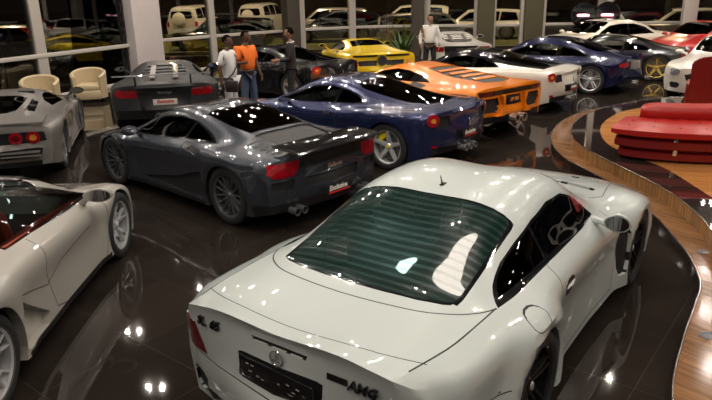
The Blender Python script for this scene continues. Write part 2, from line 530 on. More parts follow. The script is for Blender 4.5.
    for key, fs in merged.items():
        vm = {}; vs = []; faces = []; norms = []; mi = []; ml = []
        for f in fs:
            idxs = []
            for li in f.loop_indices:
                v = me.loops[li].vertex_index
                if v not in vm: vm[v] = len(vs); vs.append(co[v])
                idxs.append(vm[v]); norms.append(cn[li])
            faces.append(idxs)
            r = rg[f.index]; mt = paintm if r == 0 else regs[r-1][2]
            if mt not in ml: ml.append(mt)
            mi.append(ml.index(mt))
        name = 'body' if key is None else key[0]
        m2 = bpy.data.meshes.new(name); m2.from_pydata(vs, [], faces)
        for mt in ml: m2.materials.append(mt)
        m2.polygons.foreach_set('material_index', mi)
        m2.polygons.foreach_set('use_smooth', [True]*len(faces))
        if len(m2.loops) == len(norms): m2.normals_split_custom_set([tuple(n) for n in norms])
        o = bpy.data.objects.new(name, m2); COL.objects.link(o); o.parent = root
        out.setdefault(name, []).append(o)
        if key is not None:
            r = regs[groups_key(key, regs)-1] if False else None
    bm.free(); bpy.data.meshes.remove(me)
    return out
def liner(root, sp):
    for (xw, R) in sp['arches']:
        for sg in (1, -1):
            b = NB()
            pts = [(xw+(R+.012)*math.cos(a), sp.get('arch_z', .33)+(R+.012)*math.sin(a)) for a in np.linspace(-.35, PI+.35, 20)]
            yo, yi = sp.get('liner_y', .84), sp.get('liner_y', .84)-.32
            A = [b.verts.new((p[0], sg*yo, p[1])) for p in pts]; B = [b.verts.new((p[0], sg*yi, p[1])) for p in pts]
            for k in range(len(pts)-1): b.faces.new((A[k], A[k+1], B[k+1], B[k]))
            b.faces.new(B)
            obj('wheel_arch_liner', b, M_GAP, root, recalc=False)
def tub(root, sp, seat_mat=None, wheel_side=1):
    """floor pan, dash, seats and steering wheel seen through the glass"""
    x0, x1, zf = sp.get('cabin', (-.55, .85, .3)); zb = sp.get('belt_z', .78); yw = sp.get('cabin_y', .66)
    seat_mat = seat_mat or M_INT
    b = NB()
    box(b, ((x0+x1)/2, 0, zf-.05), (x1-x0+.5, yw*2, .1), bev=.02)
    box(b, (x0-.15, 0, (zf+zb)/2), (.12, yw*2, zb-zf), bev=.02)
    obj('cabin_floor', b, M_INT, root)
    d = NB()
    xd = x1+.02
    prism(d, [(xd-.35, zb-.22), (xd-.30, zb-.06), (xd-.1, zb-.01), (xd+.12, zb-.03), (xd+.12, zb-.35), (xd-.2, zb-.4)], -yw, yw, 'y')
    obj('dashboard', d, M_INT, root)
    for sg in (1, -1):
        s = NB(); xs = x0+.28; ys = sg*.36
        box(s, (xs+.2, ys, zf+.1), (.5, .46, .14), RY(-.12), bev=.05)
        box(s, (xs-.12, ys, zf+.42), (.14, .46, .62), RY(-.30), bev=.05)
        box(s, (xs-.24, ys, zf+.74), (.10, .26, .16), RY(-.25), bev=.04)
        obj('seat', s, seat_mat, root)
    w = NB(); c = Vector((xd-.42, .36*wheel_side, zb-.07))
    pts = [c+RY(-1.15) @ Vector((.17*math.cos(a), .17*math.sin(a), 0)) for a in np.linspace(0, 2*PI, 20, endpoint=False)]
    tube(w, pts, .014, 6, closed=True)
    tube(w, [pts[0], c, pts[10]], .012, 6); tube(w, [c, c+Vector((.2, 0, -.06))], .02, 6)
    obj('steering_wheel', w, M_INT, root)
def door_mirror(root, c, s, mat, sg, stalk_to, rz=0., blk=None):
    b = NB(); vs = ell(b, (0, 0, 0), (1, 1, 1), n=18)
    for v in vs:
        if v.co.x < -.25: v.co.x = -.25
        f = .55+.45*min(1, max(0, (v.co.x+.25)/.6)) if False else 1
        v.co = Vector((v.co.x*s[0], v.co.y*s[1], v.co.z*s[2]*(1-.25*max(0, -v.co.y*sg))))
    R = RZ(rz*sg)
    for v in b.verts: v.co = R @ v.co+Vector(c)
    p = [Vector(stalk_to), Vector(c)+R @ Vector((0.02, -sg*s[1]*.6, -s[2]*.45))]
    tube(b, [p[0], (p[0]+p[1])/2+Vector((0, 0, .01)), p[1]], [.035, .024, .03], 8)
    o = obj('door_mirror', b, mat, root)
    g = NB(); pts = [(math.cos(a)*s[1]*.84, math.sin(a)*s[2]*.8) for a in np.linspace(0, 2*PI, 18, endpoint=False)]
    prism(g, pts, -.25*s[0]-.006, -.25*s[0]+.002, 'x')
    for v in g.verts: v.co = R @ v.co+Vector(c)
    obj('mirror_glass', g, M_MIRROR, o)
    return o
def T(rows): return rows
# columns: x, zC, yR,zR, yB,zB, yS,zS, yM,zM, yL,zL
SL_T = [
 (-2.36, .935, .55,.93, .68,.90, .79,.825, .84,.60, .80,.24),
 (-2.15, .925, .56,.92, .72,.90, .86,.84, .905,.60, .88,.22),
 (-1.80, .935, .57,.925, .765,.90, .915,.835, .935,.59, .92,.19),
 (-1.62, .955, .59,.93, .785,.90, .93,.83, .945,.58, .94,.18),
 (-1.30, 1.05, .60,1.005, .79,.90, .935,.825, .95,.56, .94,.16),
 (-.95, 1.175, .605,1.11, .79,.90, .92,.815, .935,.55, .93,.16),
 (-.62, 1.26, .605,1.185, .79,.895, .905,.80, .905,.53, .91,.155),
 (-.25, 1.29, .585,1.215, .785,.89, .895,.785, .885,.51, .90,.15),
 (.05, 1.255, .59,1.19, .785,.88, .89,.775, .88,.50, .90,.15),
 (.35, 1.11, .615,1.05, .78,.87, .89,.765, .885,.50, .91,.15),
 (.66, .945, .65,.91, .765,.86, .895,.765, .90,.50, .92,.15),
 (1.2, .885, .60,.865, .75,.85, .915,.785, .945,.54, .94,.17),
 (1.7, .80, .55,.78, .70,.76, .88,.70, .92,.50, .90,.18),
 (2.05, .68, .50,.665, .63,.65, .79,.59, .84,.44, .80,.16),
 (2.2, .575, .46,.565, .58,.55, .72,.51, .76,.40, .74,.16)]
def sl_cuts():
    c = []
    c.append(('side', 'window_surround', [(-1.43, .90), (-1.30, .955), (-1.10, 1.025), (-.90, 1.075), (-.62, 1.135), (-.3, 1.165), (-.02, 1.15), (.16, 1.09), (.32, .99), (.42, .885), (.1, .875), (-.6, .885)], 'mat', M_GLOSSBLK))
    c.append(('side', 'quarter_window', [(-1.34, .92), (-1.24, .965), (-1.06, 1.025), (-.70, 1.105), (-.68, .915)], 'part', M_GLASSD))
    c.append(('side', 'side_window', [(-.65, .915), (-.665, 1.112), (-.3, 1.15), (-.03, 1.135), (.14, 1.075), (.29, .98), (.36, .90), (.1, .90)], 'part', M_GLASSD))
    rw = [(-1.665, 0), (-1.66, .2), (-1.64, .4), (-1.60, .53), (-1.56, .595), (-1.5, .60), (-1.2, .595), (-.85, .59), (-.815, .585), (-.80, .565), (-.765, .25), (-.755, 0)]
    c.append(('top', 'window_frame', [(x*(1.012 if x < -1.4 else .98), y*1.04) for x, y in rw]+[(x*(1.012 if x < -1.4 else .98), -y*1.04) for x, y in rw[::-1][1:-1]], 'mat', M_GLOSSBLK, dict(both=False, filt=lambda c, n: c.z > .93)))
    c.append(('top', 'rear_window', rw+[(x, -y) for x, y in rw[::-1][1:-1]], 'part', MATS['sl_rear_glass'], dict(both=False, filt=lambda c, n: c.z > .93)))
    ws = [(.64, 0), (.63, .3), (.58, .52), (.52, .60), (.43, .60), (.15, .56), (.09, .52), (.06, .3), (.05, 0)]
    c.append(('top', 'windshield', ws+[(x, -y) for x, y in ws[::-1][1:-1]], 'part', M_GLASSD, dict(both=False, filt=lambda c, n: c.z > .9)))
    ln = curve2([(-1.80, 0), (-1.79, .25), (-1.75, .48), (-1.66, .64), (-1.55, .74), (-1.44, .79)], 4)
    for s_ in strip(ln, .009): c.append(('top', 'shut', s_, 'mat', M_GAP))
    for s_ in strip(curve2([(-1.44, .785), (-1.7, .775), (-1.95, .755), (-2.22, .70)], 3), .009): c.append(('top', 'shut', s_, 'mat', M_GAP))
    for s_ in strip(curve2([(-2.25, 0), (-2.24, .25), (-2.20, .52), (-2.12, .735)], 3), .006): c.append(('top', 'shut', s_, 'mat', M_GAP))
    for s_ in strip([(-.70, .885), (-.76, .60), (-.70, .30), (-.58, .20), (.62, .20), (.70, .50), (.60, .86)], .007): c.append(('side', 'shut', s_, 'mat', M_GAP))
    c.append(('side', 'handle_recess', rnd([(-.64, .765), (-.44, .765), (-.44, .655), (-.64, .655)]), 'mat', M_BLACK))
    c.append(('side', 'fender_vent', rnd([(.68, .70), (.90, .70), (.88, .28), (.72, .26)], 1), 'part', M_MESH, dict(depth=-.03)))
    for s_ in strip(rnd([(-1.38, .865), (-1.18, .865), (-1.18, .77), (-1.38, .77)], 2, .25), .006, True): c.append(('side', 'shut', s_, 'mat', M_GAP))
    c.append(('top', 'bonnet_vent', rnd([(1.44, .54), (1.53, .54), (1.55, .26), (1.47, .26)], 1, .15), 'part', M_MESH, dict(depth=-.02)))
    c.append(('top', 'bonnet_vent', rnd([(1.00, .60), (1.10, .60), (1.13, .26), (1.04, .26)], 1, .15), 'part', M_MESH, dict(depth=-.02)))
    for s_ in strip([(2.0, .5), (1.5, .62), (.95, .70), (.74, .64), (.72, .25), (.72, 0)], .007): c.append(('top', 'shut', s_, 'mat', M_GAP))
    tl = [(.66, .795), (.785, .80), (.80, .74), (.76, .61), (.58, .605)]
    c.append(('rear', 'tail_light', tl, 'part', M_TAILD, dict(depth=.006)))
    c.append(('rear', 'boot_handle', [(-.19, .862), (.19, .862), (.18, .838), (-.18, .838)], 'part', M_BLACK, dict(both=False, depth=-.012)))
    c.append(('rear', 'plate_recess', rnd([(-.29, .75), (.29, .75), (.28, .60), (-.28, .60)], 1, .06), 'mat', M_BLACK, dict(both=False)))
    for s_ in strip([(0, .565), (.5, .57), (.70, .59), (.95, .60)], .007): c.append(('rear', 'shut', s_, 'mat', M_GAP))
    for s_ in strip([(-2.2, .60), (-1.95, .605), (-1.66, .58)], .007): c.append(('side', 'shut', s_, 'mat', M_GAP))
    c.append(('rear', 'diffuser', [(-.7, .33), (.7, .33), (.6, .2), (-.6, .2)], 'mat', M_CARBON, dict(both=False)))
    c.append(('rear', 'bumper_vent', rnd([(.62, .44), (.80, .45), (.78, .28), (.66, .28)], 1), 'part', M_MESH, dict(depth=-.02)))
    c.append(('front', 'grille', rnd([(-.34, .60), (.34, .60), (.28, .44), (-.28, .44)], 1), 'part', M_MESH, dict(both=False, depth=-.03)))
    c.append(('front', 'headlight', rnd([(.46, .64), (.72, .66), (.80, .58), (.66, .50), (.48, .52)], 1), 'part', M_LENS))
    c.append(('front', 'bumper_intake', rnd([(-.6, .36), (.6, .36), (.55, .2), (-.55, .2)], 1), 'part', M_MESH, dict(both=False, depth=-.03)))
    return c
# mid-engined wedge coupe
GA_T = [
 (-2.05, .865, .45,.86, .70,.85, .86,.79, .88,.55, .84,.24),
 (-1.80, .885, .47,.875, .72,.86, .905,.80, .925,.55, .90,.20),
 (-1.28, .955, .50,.93, .74,.87, .93,.80, .945,.55, .93,.18),
 (-.80, 1.045, .52,1.01, .76,.865, .925,.78, .93,.52, .93,.16),
 (-.35, 1.13, .53,1.085, .78,.85, .91,.76, .91,.49, .92,.15),
 (0., 1.165, .54,1.12, .79,.83, .90,.74, .895,.47, .91,.15),
 (.40, 1.115, .56,1.065, .80,.80, .895,.72, .89,.46, .91,.15),
 (.80, .945, .60,.90, .80,.77, .90,.71, .90,.46, .91,.15),
 (1.05, .83, .64,.80, .78,.76, .91,.71, .92,.47, .92,.15),
 (1.40, .735, .56,.73, .74,.735, .90,.69, .93,.48, .92,.16),
 (1.80, .63, .50,.625, .69,.62, .85,.58, .89,.44, .87,.16),
 (2.05, .50, .44,.50, .62,.49, .76,.46, .80,.36, .78,.15)]
def ga_cuts(P, grey=True):
    c = []
    c.append(('side', 'window_surround', [(-.92, .87), (-.66, .965), (-.38, 1.045), (-.02, 1.08), (.34, 1.04), (.70, .895), (.93, .775), (.4, .805), (-.3, .85)], 'mat', M_GLOSSBLK))
    c.append(('side', 'quarter_window', [(-.82, .885), (-.62, .955), (-.36, 1.03), (-.33, .868)], 'part', M_GLASS))
    c.append(('side', 'side_window', [(-.29, .868), (-.32, 1.04), (-.02, 1.065), (.32, 1.025), (.67, .885), (.84, .79), (.4, .822)], 'part', M_GLASS))
    ws = [(1.02, 0), (1.0, .3), (.93, .52), (.85, .60), (.76, .60), (.45, .55), (.34, .50), (.28, .3), (.26, 0)]
    c.append(('top', 'windshield', ws+[(x, -y) for x, y in ws[::-1][1:-1]], 'part', M_GLASS, dict(both=False, filt=lambda c, n: c.z > .8)))
    rw = [(-1.15, 0), (-1.15, .42), (-.85, .46), (-.38, .46), (-.34, .40), (-.30, .2), (-.30, 0)]
    c.append(('top', 'rear_window', rw+[(x, -y) for x, y in rw[::-1][1:-1]], 'part', M_GLASSD, dict(both=False, filt=lambda c, n: c.z > .9)))
    c.append(('top', 'engine_lid_grille', rnd([(-1.22, 0.45), (-1.9, .40), (-1.9, -.40), (-1.22, -.45)], 1, .05), 'part', M_MESH, dict(both=False, depth=-.015)))
    for k in range(5):
        x = -1.34-k*.11
        c.append(('top', 'cooling_slats', [(x, .50), (x, .66), (x-.05, .66), (x-.05, .49)], 'mat', M_MESH))
    for s_ in strip([(-.36, .84), (-.40, .60), (-.30, .25), (-.1, .19), (.80, .19), (.92, .45), (.90, .75)], .008): c.append(('side', 'shut', s_, 'mat', M_GAP))
    c.append(('side', 'side_intake', [(.55, .27), (-.25, .40), (-.80, .56), (-.92, .34), (-.88, .25), (-.4, .22)], 'part', M_MESH, dict(depth=-.03)))
    c.append(('side', 'shoulder_intake', [(-.80, .80), (-.52, .815), (-.5, .775), (-.72, .74)], 'part', M_MESH, dict(depth=-.02)))
    c.append(('side', 'sill_trim', [(-.9, .20), (.9, .20), (.9, .1), (-.9, .1)], 'mat', M_BLACK))
    # door handle
    c.append(('side', 'handle_recess', [(-.24, .70), (-.06, .70), (-.08, .67), (-.24, .665)], 'mat', M_GAP))
    # tail
    c.append(('rear', 'tail_panel', [(-.5, .835), (.5, .835), (.5, .72), (-.5, .72)], 'mat', M_BLACK, dict(both=False)))
    c.append(('rear', 'tail_light', [(.50, .82), (.86, .80), (.885, .70), (.80, .64), (.58, .645), (.52, .70)], 'part', M_TAIL, dict(depth=.008)))
    c.append(('rear', 'tail_grille', [(.56, .61), (.84, .60), (.83, .50), (.60, .49)], 'part', M_MESH, dict(depth=-.03)))
    c.append(('rear', 'center_grille', [(-.44, .60), (.44, .60), (.40, .48), (-.40, .48)], 'part', M_MESH, dict(both=False, depth=-.03)))
    c.append(('rear', 'diffuser', [(-.95, .34), (.95, .34), (.9, .1), (-.9, .1)], 'mat', M_BLACK, dict(both=False)))
    c.append(('front', 'headlight', [(.50, .66), (.66, .70), (.86, .60), (.80, .52), (.62, .55)], 'part', M_LENS))
    c.append(('front', 'front_intake', rnd([(.25, .36), (.74, .38), (.70, .2), (.34, .2)], 1), 'part', M_MESH, dict(depth=-.04)))
    return c
TAIL_GA = [(-2.07, .80), (-2.06, .66), (-2.10, .62), (-2.15, .46), (-2.14, .36), (-2.05, .24)]
NOSE_GA = [(2.17, .44), (2.19, .36), (2.17, .28), (2.14, .18)]
F4_T = [
 (-2.05, .88, .45,.88, .68,.87, .84,.83, .86,.58, .82,.26),
 (-1.80, .915, .47,.91, .70,.89, .915,.86, .93,.58, .90,.20),
 (-1.32, .985, .48,.95, .72,.89, .955,.86, .965,.58, .94,.18),
 (-.90, 1.06, .49,1.01, .74,.88, .95,.83, .945,.54, .92,.16),
 (-.40, 1.16, .50,1.11, .76,.865, .91,.78, .90,.50, .91,.15),
 (0., 1.205, .52,1.16, .78,.85, .89,.75, .885,.47, .91,.15),
 (.40, 1.175, .54,1.13, .79,.83, .88,.73, .88,.46, .91,.15),
 (.80, 1.03, .58,.98, .79,.81, .89,.73, .89,.46, .91,.15),
 (1.15, .865, .62,.835, .77,.80, .91,.755, .93,.48, .92,.15),
 (1.45, .78, .52,.765, .72,.79, .92,.745, .94,.50, .92,.16),
 (1.85, .67, .50,.66, .68,.68, .86,.62, .90,.44, .87,.16),
 (2.15, .52, .42,.515, .58,.50, .74,.46, .78,.36, .76,.15)]
TAIL_F4 = [(-2.10, .83), (-2.08, .76), (-2.14, .66), (-2.18, .48), (-2.15, .38), (-2.05, .26)]
NOSE_F4 = [(2.27, .46), (2.30, .36), (2.27, .25), (2.22, .18)]
def f4_cuts(P, roof=None, near=True):
    c = []
    if roof:
        c.append(('top', 'black_roof', [(.95, 0), (.92, .72), (.3, .72), (-.5, .62), (-1.3, .60), (-1.75, .60), (-1.78, 0), (-1.78, -.60), (-1.3, -.60), (-.5, -.62), (.3, -.72), (.92, -.72)], 'mat', roof, dict(both=False, filt=lambda c, n: c.z > .88)))
    c.append(('side', 'window_surround', [(-.80, .90), (-.62, .985), (-.36, 1.06), (0, 1.11), (.38, 1.085), (.78, .945), (1.02, .815), (.4, .84), (-.3, .87)], 'mat', M_GLOSSBLK))
    c.append(('side', 'quarter_window', [(-.73, .908), (-.58, .975), (-.34, 1.045), (-.22, 1.06), (-.20, .88)], 'part', M_GLASS))
    c.append(('side', 'side_window', [(-.17, .88), (-.19, 1.065), (0, 1.095), (.37, 1.065), (.75, .93), (.95, .832), (.4, .855)], 'part', M_GLASSC))
    ws = [(1.10, 0), (1.08, .3), (1.02, .5), (.93, .60), (.82, .59), (.50, .54), (.40, .5), (.34, .3), (.32, 0)]
    c.append(('top', 'windshield', ws+[(x, -y) for x, y in ws[::-1][1:-1]], 'part', M_GLASS, dict(both=False, filt=lambda c, n: c.z > .8)))
    rw = [(-1.72, 0), (-1.70, .25), (-1.60, .40), (-1.4, .47), (-.55, .49), (-.42, .44), (-.36, .2), (-.36, 0)]
    c.append(('top', 'rear_window', rw+[(x, -y) for x, y in rw[::-1][1:-1]], 'part', M_GLASSD, dict(both=False, filt=lambda c, n: c.z > .9)))
    if near:
        for s_ in strip([(-.28, .86), (-.30, .60), (-.24, .30), (-.1, .19), (.85, .19), (.95, .45), (.93, .78)], .008): c.append(('side', 'shut', s_, 'mat', M_GAP))
        for s_ in strip([(-1.75, 0), (-1.74, .3), (-1.66, .5), (-1.2, .62), (-.6, .6)], .008): c.append(('top', 'shut', s_, 'mat', M_GAP))
        c.append(('side', 'handle_recess', [(-.20, .75), (-.04, .75), (-.06, .715), (-.2, .71)], 'mat', M_GAP))
        c.append(('rear', 'reflector', [(.62, .40), (.74, .41), (.73, .37), (.63, .36)], 'part', M_TAIL, dict(depth=.004)))
    c.append(('side', 'sill_trim', [(-.9, .19), (.9, .19), (.9, .1), (-.9, .1)], 'mat', M_BLACK))
    c.append(('rear', 'tail_vent', [(.42, .80), (.62, .82), (.66, .68), (.56, .64), (.40, .66)], 'part', M_MESH, dict(depth=-.02)))
    c.append(('rear', 'tail_light', circ(.745, .77, .088, 18), 'part', M_TAIL, dict(depth=.012)))
    c.append(('rear', 'tail_light_center', circ(.745, .77, .035, 12), 'part', M_ORANGEL, dict(depth=.012)))
    c.append(('rear', 'plate_recess', [(-.30, .58), (.30, .58), (.28, .44), (-.28, .44)], 'mat', M_BLACK, dict(both=False)))
    c.append(('rear', 'diffuser', [(-.72, .36), (.72, .36), (.66, .1), (-.66, .1)], 'mat', M_BLACK, dict(both=False)))
    c.append(('front', 'headlight', [(.52, .62), (.60, .76), (.74, .74), (.80, .58), (.66, .54)], 'part', M_LENS))
    c.append(('front', 'front_intake', rnd([(-.62, .38), (.62, .38), (.54, .2), (-.54, .2)], 1), 'part', M_MESH, dict(both=False, depth=-.04)))
    return c
AV_T = [
 (-2.2, .925, .50,.925, .74,.91, .91,.86, .95,.60, .90,.30),
 (-1.8, .955, .50,.945, .76,.915, .975,.85, .985,.58, .95,.22),
 (-1.35, 1.0, .50,.975, .76,.91, .995,.835, .995,.56, .97,.18),
 (-.80, 1.055, .50,1.015, .78,.90, .97,.81, .97,.53, .96,.16),
 (-.30, 1.115, .50,1.07, .80,.88, .94,.78, .94,.50, .95,.15),
 (.10, 1.136, .50,1.09, .81,.85, .92,.75, .925,.48, .95,.15),
 (.50, 1.08, .53,1.03, .82,.81, .91,.72, .915,.46, .95,.15),
 (.90, .93, .58,.89, .82,.77, .91,.70, .92,.46, .95,.15),
 (1.30, .78, .60,.76, .78,.74, .95,.69, .96,.47, .95,.16),
 (1.80, .64, .50,.635, .70,.63, .89,.58, .93,.42, .90,.16),
 (2.25, .46, .42,.46, .60,.45, .78,.42, .80,.34, .78,.15)]
TAIL_AV = [(-2.24, .86), (-2.16, .78), (-2.18, .66), (-2.22, .56), (-2.28, .46), (-2.2, .34)]
NOSE_AV = [(2.36, .40), (2.39, .30), (2.36, .18)]
def av_cuts(P, kind='hex', near=True):
    c = []
    c.append(('side', 'window_surround', [(-.92, .905), (-.62, .985), (-.2, 1.05), (.12, 1.065), (.5, 1.0), (.9, .85), (1.1, .775), (.5, .82), (-.2, .88)], 'mat', M_GLOSSBLK))
    c.append(('side', 'side_window', [(-.40, .90), (-.40, 1.01), (-.2, 1.035), (.12, 1.05), (.48, .985), (.87, .84), (1.0, .795), (.5, .835), (-.1, .885)], 'part', M_GLASSC))
    ws = [(1.28, 0), (1.26, .3), (1.18, .55), (.95, .60), (.60, .52), (.42, .45), (.36, 0)]
    c.append(('top', 'windshield', ws+[(x, -y) for x, y in ws[::-1][1:-1]], 'part', M_GLASS, dict(both=False, filt=lambda c, n: c.z > .74)))
    if kind == 'round': c.append(('top', 'rear_window', [(-.25, 0), (-.30, .42), (-1.0, .50), (-1.1, 0), (-1.0, -.50), (-.30, -.42)], 'part', M_GLASSD, dict(both=False, filt=lambda c, n: c.z > .8)))
    else: c.append(('top', 'engine_cover', [(-.45, 0), (-.48, .34), (-1.2, .46), (-1.85, .36), (-1.95, 0), (-1.85, -.36), (-1.2, -.46), (-.48, -.34)], 'part', M_MESH, dict(both=False, depth=-.02, filt=lambda c, n: c.z > .8)))
    if near:
        for s_ in strip([(-.42, .88), (-.5, .55), (-.4, .2), (.85, .19), (1.0, .45), (1.0, .78)], .008): c.append(('side', 'shut', s_, 'mat', M_GAP))
        c.append(('side', 'side_intake', [(-.5, .30), (-.95, .62), (-.98, .26), (-.6, .22)], 'part', M_MESH, dict(depth=-.04)))
    c.append(('side', 'shoulder_intake', [(-.95, .87), (-.5, .90), (-.5, .84), (-.85, .80)], 'part', M_MESH, dict(depth=-.02)))
    c.append(('side', 'sill_trim', [(-1.0, .19), (1.0, .19), (1.0, .1), (-1.0, .1)], 'mat', M_BLACK))
    if kind == 'hex':
        c.append(('rear', 'tail_panel', [(-.9, .86), (.9, .86), (.86, .77), (-.86, .77)], 'mat', M_BLACK, dict(both=False)))
        c.append(('rear', 'tail_light', [(.50, .85), (.84, .85), (.84, .78), (.62, .775)], 'part', M_TAILD, dict(depth=.006)))
        c.append(('rear', 'tail_outlet', [(.40, .73), (.80, .73), (.86, .60), (.80, .48), (.46, .48), (.36, .60)], 'part', M_MESH, dict(depth=-.04)))
        c.append(('rear', 'center_recess', [(-.24, .74), (.24, .74), (.24, .58), (-.24, .58)], 'mat', M_BLACK, dict(both=False)))
        c.append(('rear', 'diffuser', [(-.9, .42), (.9, .42), (.86, .1), (-.86, .1)], 'mat', M_BLACK, dict(both=False)))
    elif kind == 'round':
        c.append(('rear', 'tail_slot', [(.12, .87), (.80, .87), (.76, .81), (.14, .81)], 'mat', M_BLACK))
        c.append(('rear', 'tail_grille', [(.12, .72), (.64, .72), (.62, .58), (.14, .58)], 'part', M_MESH, dict(depth=-.02)))
        c.append(('rear', 'diffuser', [(-.9, .36), (.9, .36), (.86, .1), (-.86, .1)], 'mat', M_BLACK, dict(both=False)))
    else:
        c.append(('rear', 'tail_panel', [(-.5, .86), (.5, .86), (.44, .40), (-.44, .40)], 'mat', M_BLACK, dict(both=False)))
        c.append(('rear', 'tail_light', [(.50, .83), (.86, .85), (.90, .76), (.84, .70), (.50, .69)], 'part', M_TAIL, dict(depth=.008)))
        c.append(('rear', 'diffuser', [(-.9, .46), (.9, .46), (.86, .1), (-.86, .1)], 'mat', M_BLACK, dict(both=False)))
    return c
# front-engined grand tourer
GT_T = [
 (-2.15, .985, .50,.98, .68,.955, .82,.88, .85,.60, .80,.28),
 (-1.9, 1.005, .54,.995, .74,.96, .885,.89, .915,.60, .88,.22),
 (-1.45, 1.10, .56,1.055, .77,.95, .93,.88, .945,.58, .92,.18),
 (-.95, 1.26, .57,1.19, .78,.94, .93,.86, .935,.55, .92,.17),
 (-.45, 1.37, .57,1.30, .78,.93, .905,.84, .905,.54, .91,.17),
 (0., 1.40, .58,1.33, .78,.92, .895,.83, .895,.53, .91,.17),
 (.40, 1.34, .60,1.27, .78,.91, .895,.82, .89,.53, .91,.17),
 (.80, 1.13, .64,1.08, .78,.905, .90,.82, .90,.53, .91,.17),
 (1.05, 1.0, .66,.96, .77,.90, .91,.82, .92,.53, .92,.17),
 (1.45, .95, .58,.93, .74,.88, .93,.82, .945,.54, .92,.18),
 (1.9, .89, .54,.87, .70,.82, .89,.75, .92,.50, .88,.2),
 (2.25, .76, .46,.75, .62,.71, .78,.64, .82,.44, .78,.2)]
TAIL_GT = [(-2.24, .90), (-2.25, .75), (-2.27, .60), (-2.33, .52), (-2.32, .38)]
NOSE_GT = [(2.34, .68), (2.38, .50), (2.36, .30)]
def gt_cuts(P, near=True, tailp=None, grille=None):
    c = []
    c.append(('side', 'window_surround', [(-1.32, .965), (-1.0, 1.12), (-.5, 1.235), (0, 1.265), (.38, 1.215), (.72, 1.06), (.95, .925), (.2, .935), (-.6, .945)], 'mat', M_GLOSSBLK))
    c.append(('side', 'quarter_window', [(-1.2, .975), (-.96, 1.095), (-.52, 1.205), (-.46, 1.21), (-.44, .965)], 'part', M_GLASS))
    c.append(('side', 'side_window', [(-.41, .965), (-.43, 1.215), (0, 1.245), (.36, 1.195), (.69, 1.045), (.87, .94), (.2, .955)], 'part', M_GLASSC))
    ws = [(1.03, 0), (1.0, .35), (.92, .58), (.80, .61), (.46, .57), (.36, .52), (.30, .3), (.28, 0)]
    c.append(('top', 'windshield', ws+[(x, -y) for x, y in ws[::-1][1:-1]], 'part', M_GLASS, dict(both=False, filt=lambda c, n: c.z > .9)))
    rw = [(-1.52, 0), (-1.48, .35), (-1.40, .50), (-1.2, .52), (-.62, .50), (-.55, .44), (-.52, .2), (-.52, 0)]
    c.append(('top', 'rear_window', rw+[(x, -y) for x, y in rw[::-1][1:-1]], 'part', M_GLASSD, dict(both=False, filt=lambda c, n: c.z > .97)))
    if near:
        for s_ in strip([(-.45, .93), (-.50, .55), (-.40, .22), (.80, .22), (.90, .5), (.85, .88)], .009): c.append(('side', 'shut', s_, 'mat', M_GAP))
    c.append(('rear', 'tail_light', rnd([(.56, .86), (.80, .85), (.84, .74), (.60, .72)], 1), 'part', M_TAIL, dict(depth=.008)))
    if tailp: c.append(('rear', 'tail_mesh', [(-.50, .88), (.50, .88), (.46, .66), (-.46, .66)], 'part', tailp, dict(both=False, depth=-.01)))
    c.append(('rear', 'diffuser', [(-.8, .36), (.8, .36), (.76, .15), (-.76, .15)], 'mat', M_BLACK, dict(both=False)))
    c.append(('front', 'headlight', rnd([(.48, .74), (.74, .74), (.80, .64), (.70, .56), (.50, .60)], 1), 'part', M_LENS))
    c.append(('front', 'grille', rnd([(-.40, .66), (.40, .66), (.34, .44), (-.34, .44)], 1), 'part', grille or M_MESH, dict(both=False, depth=-.03)))
    c.append(('front', 'bumper_intake', rnd([(.48, .42), (.76, .42), (.72, .28), (.52, .28)], 1), 'part', M_MESH, dict(depth=-.03)))
    return c
# tall three-box limousine
RR_T = [
 (-2.5, 1.02, .50,1.02, .70,.99, .84,.93, .86,.62, .82,.30),
 (-2.2, 1.06, .54,1.05, .76,1.02, .90,.95, .92,.62, .90,.24),
 (-1.7, 1.16, .57,1.12, .78,1.02, .93,.95, .94,.60, .92,.2),
 (-1.2, 1.40, .58,1.33, .80,1.02, .94,.94, .945,.58, .93,.2),
 (-.6, 1.53, .60,1.45, .80,1.01, .94,.93, .94,.58, .93,.2),
 (0., 1.55, .61,1.47, .80,1.01, .94,.93, .94,.58, .93,.2),
 (.5, 1.49, .62,1.42, .80,1.01, .94,.93, .94,.58, .93,.2),
 (.95, 1.24, .66,1.19, .80,1.01, .94,.93, .94,.58, .93,.2),
 (1.2, 1.10, .68,1.07, .80,1.01, .94,.93, .94,.58, .93,.2),
 (1.7, 1.07, .60,1.05, .78,1.0, .93,.92, .94,.56, .92,.2),
 (2.2, 1.03, .58,1.01, .74,.97, .90,.88, .92,.52, .90,.22),
 (2.5, .98, .50,.97, .68,.92, .84,.84, .86,.5, .84,.24)]
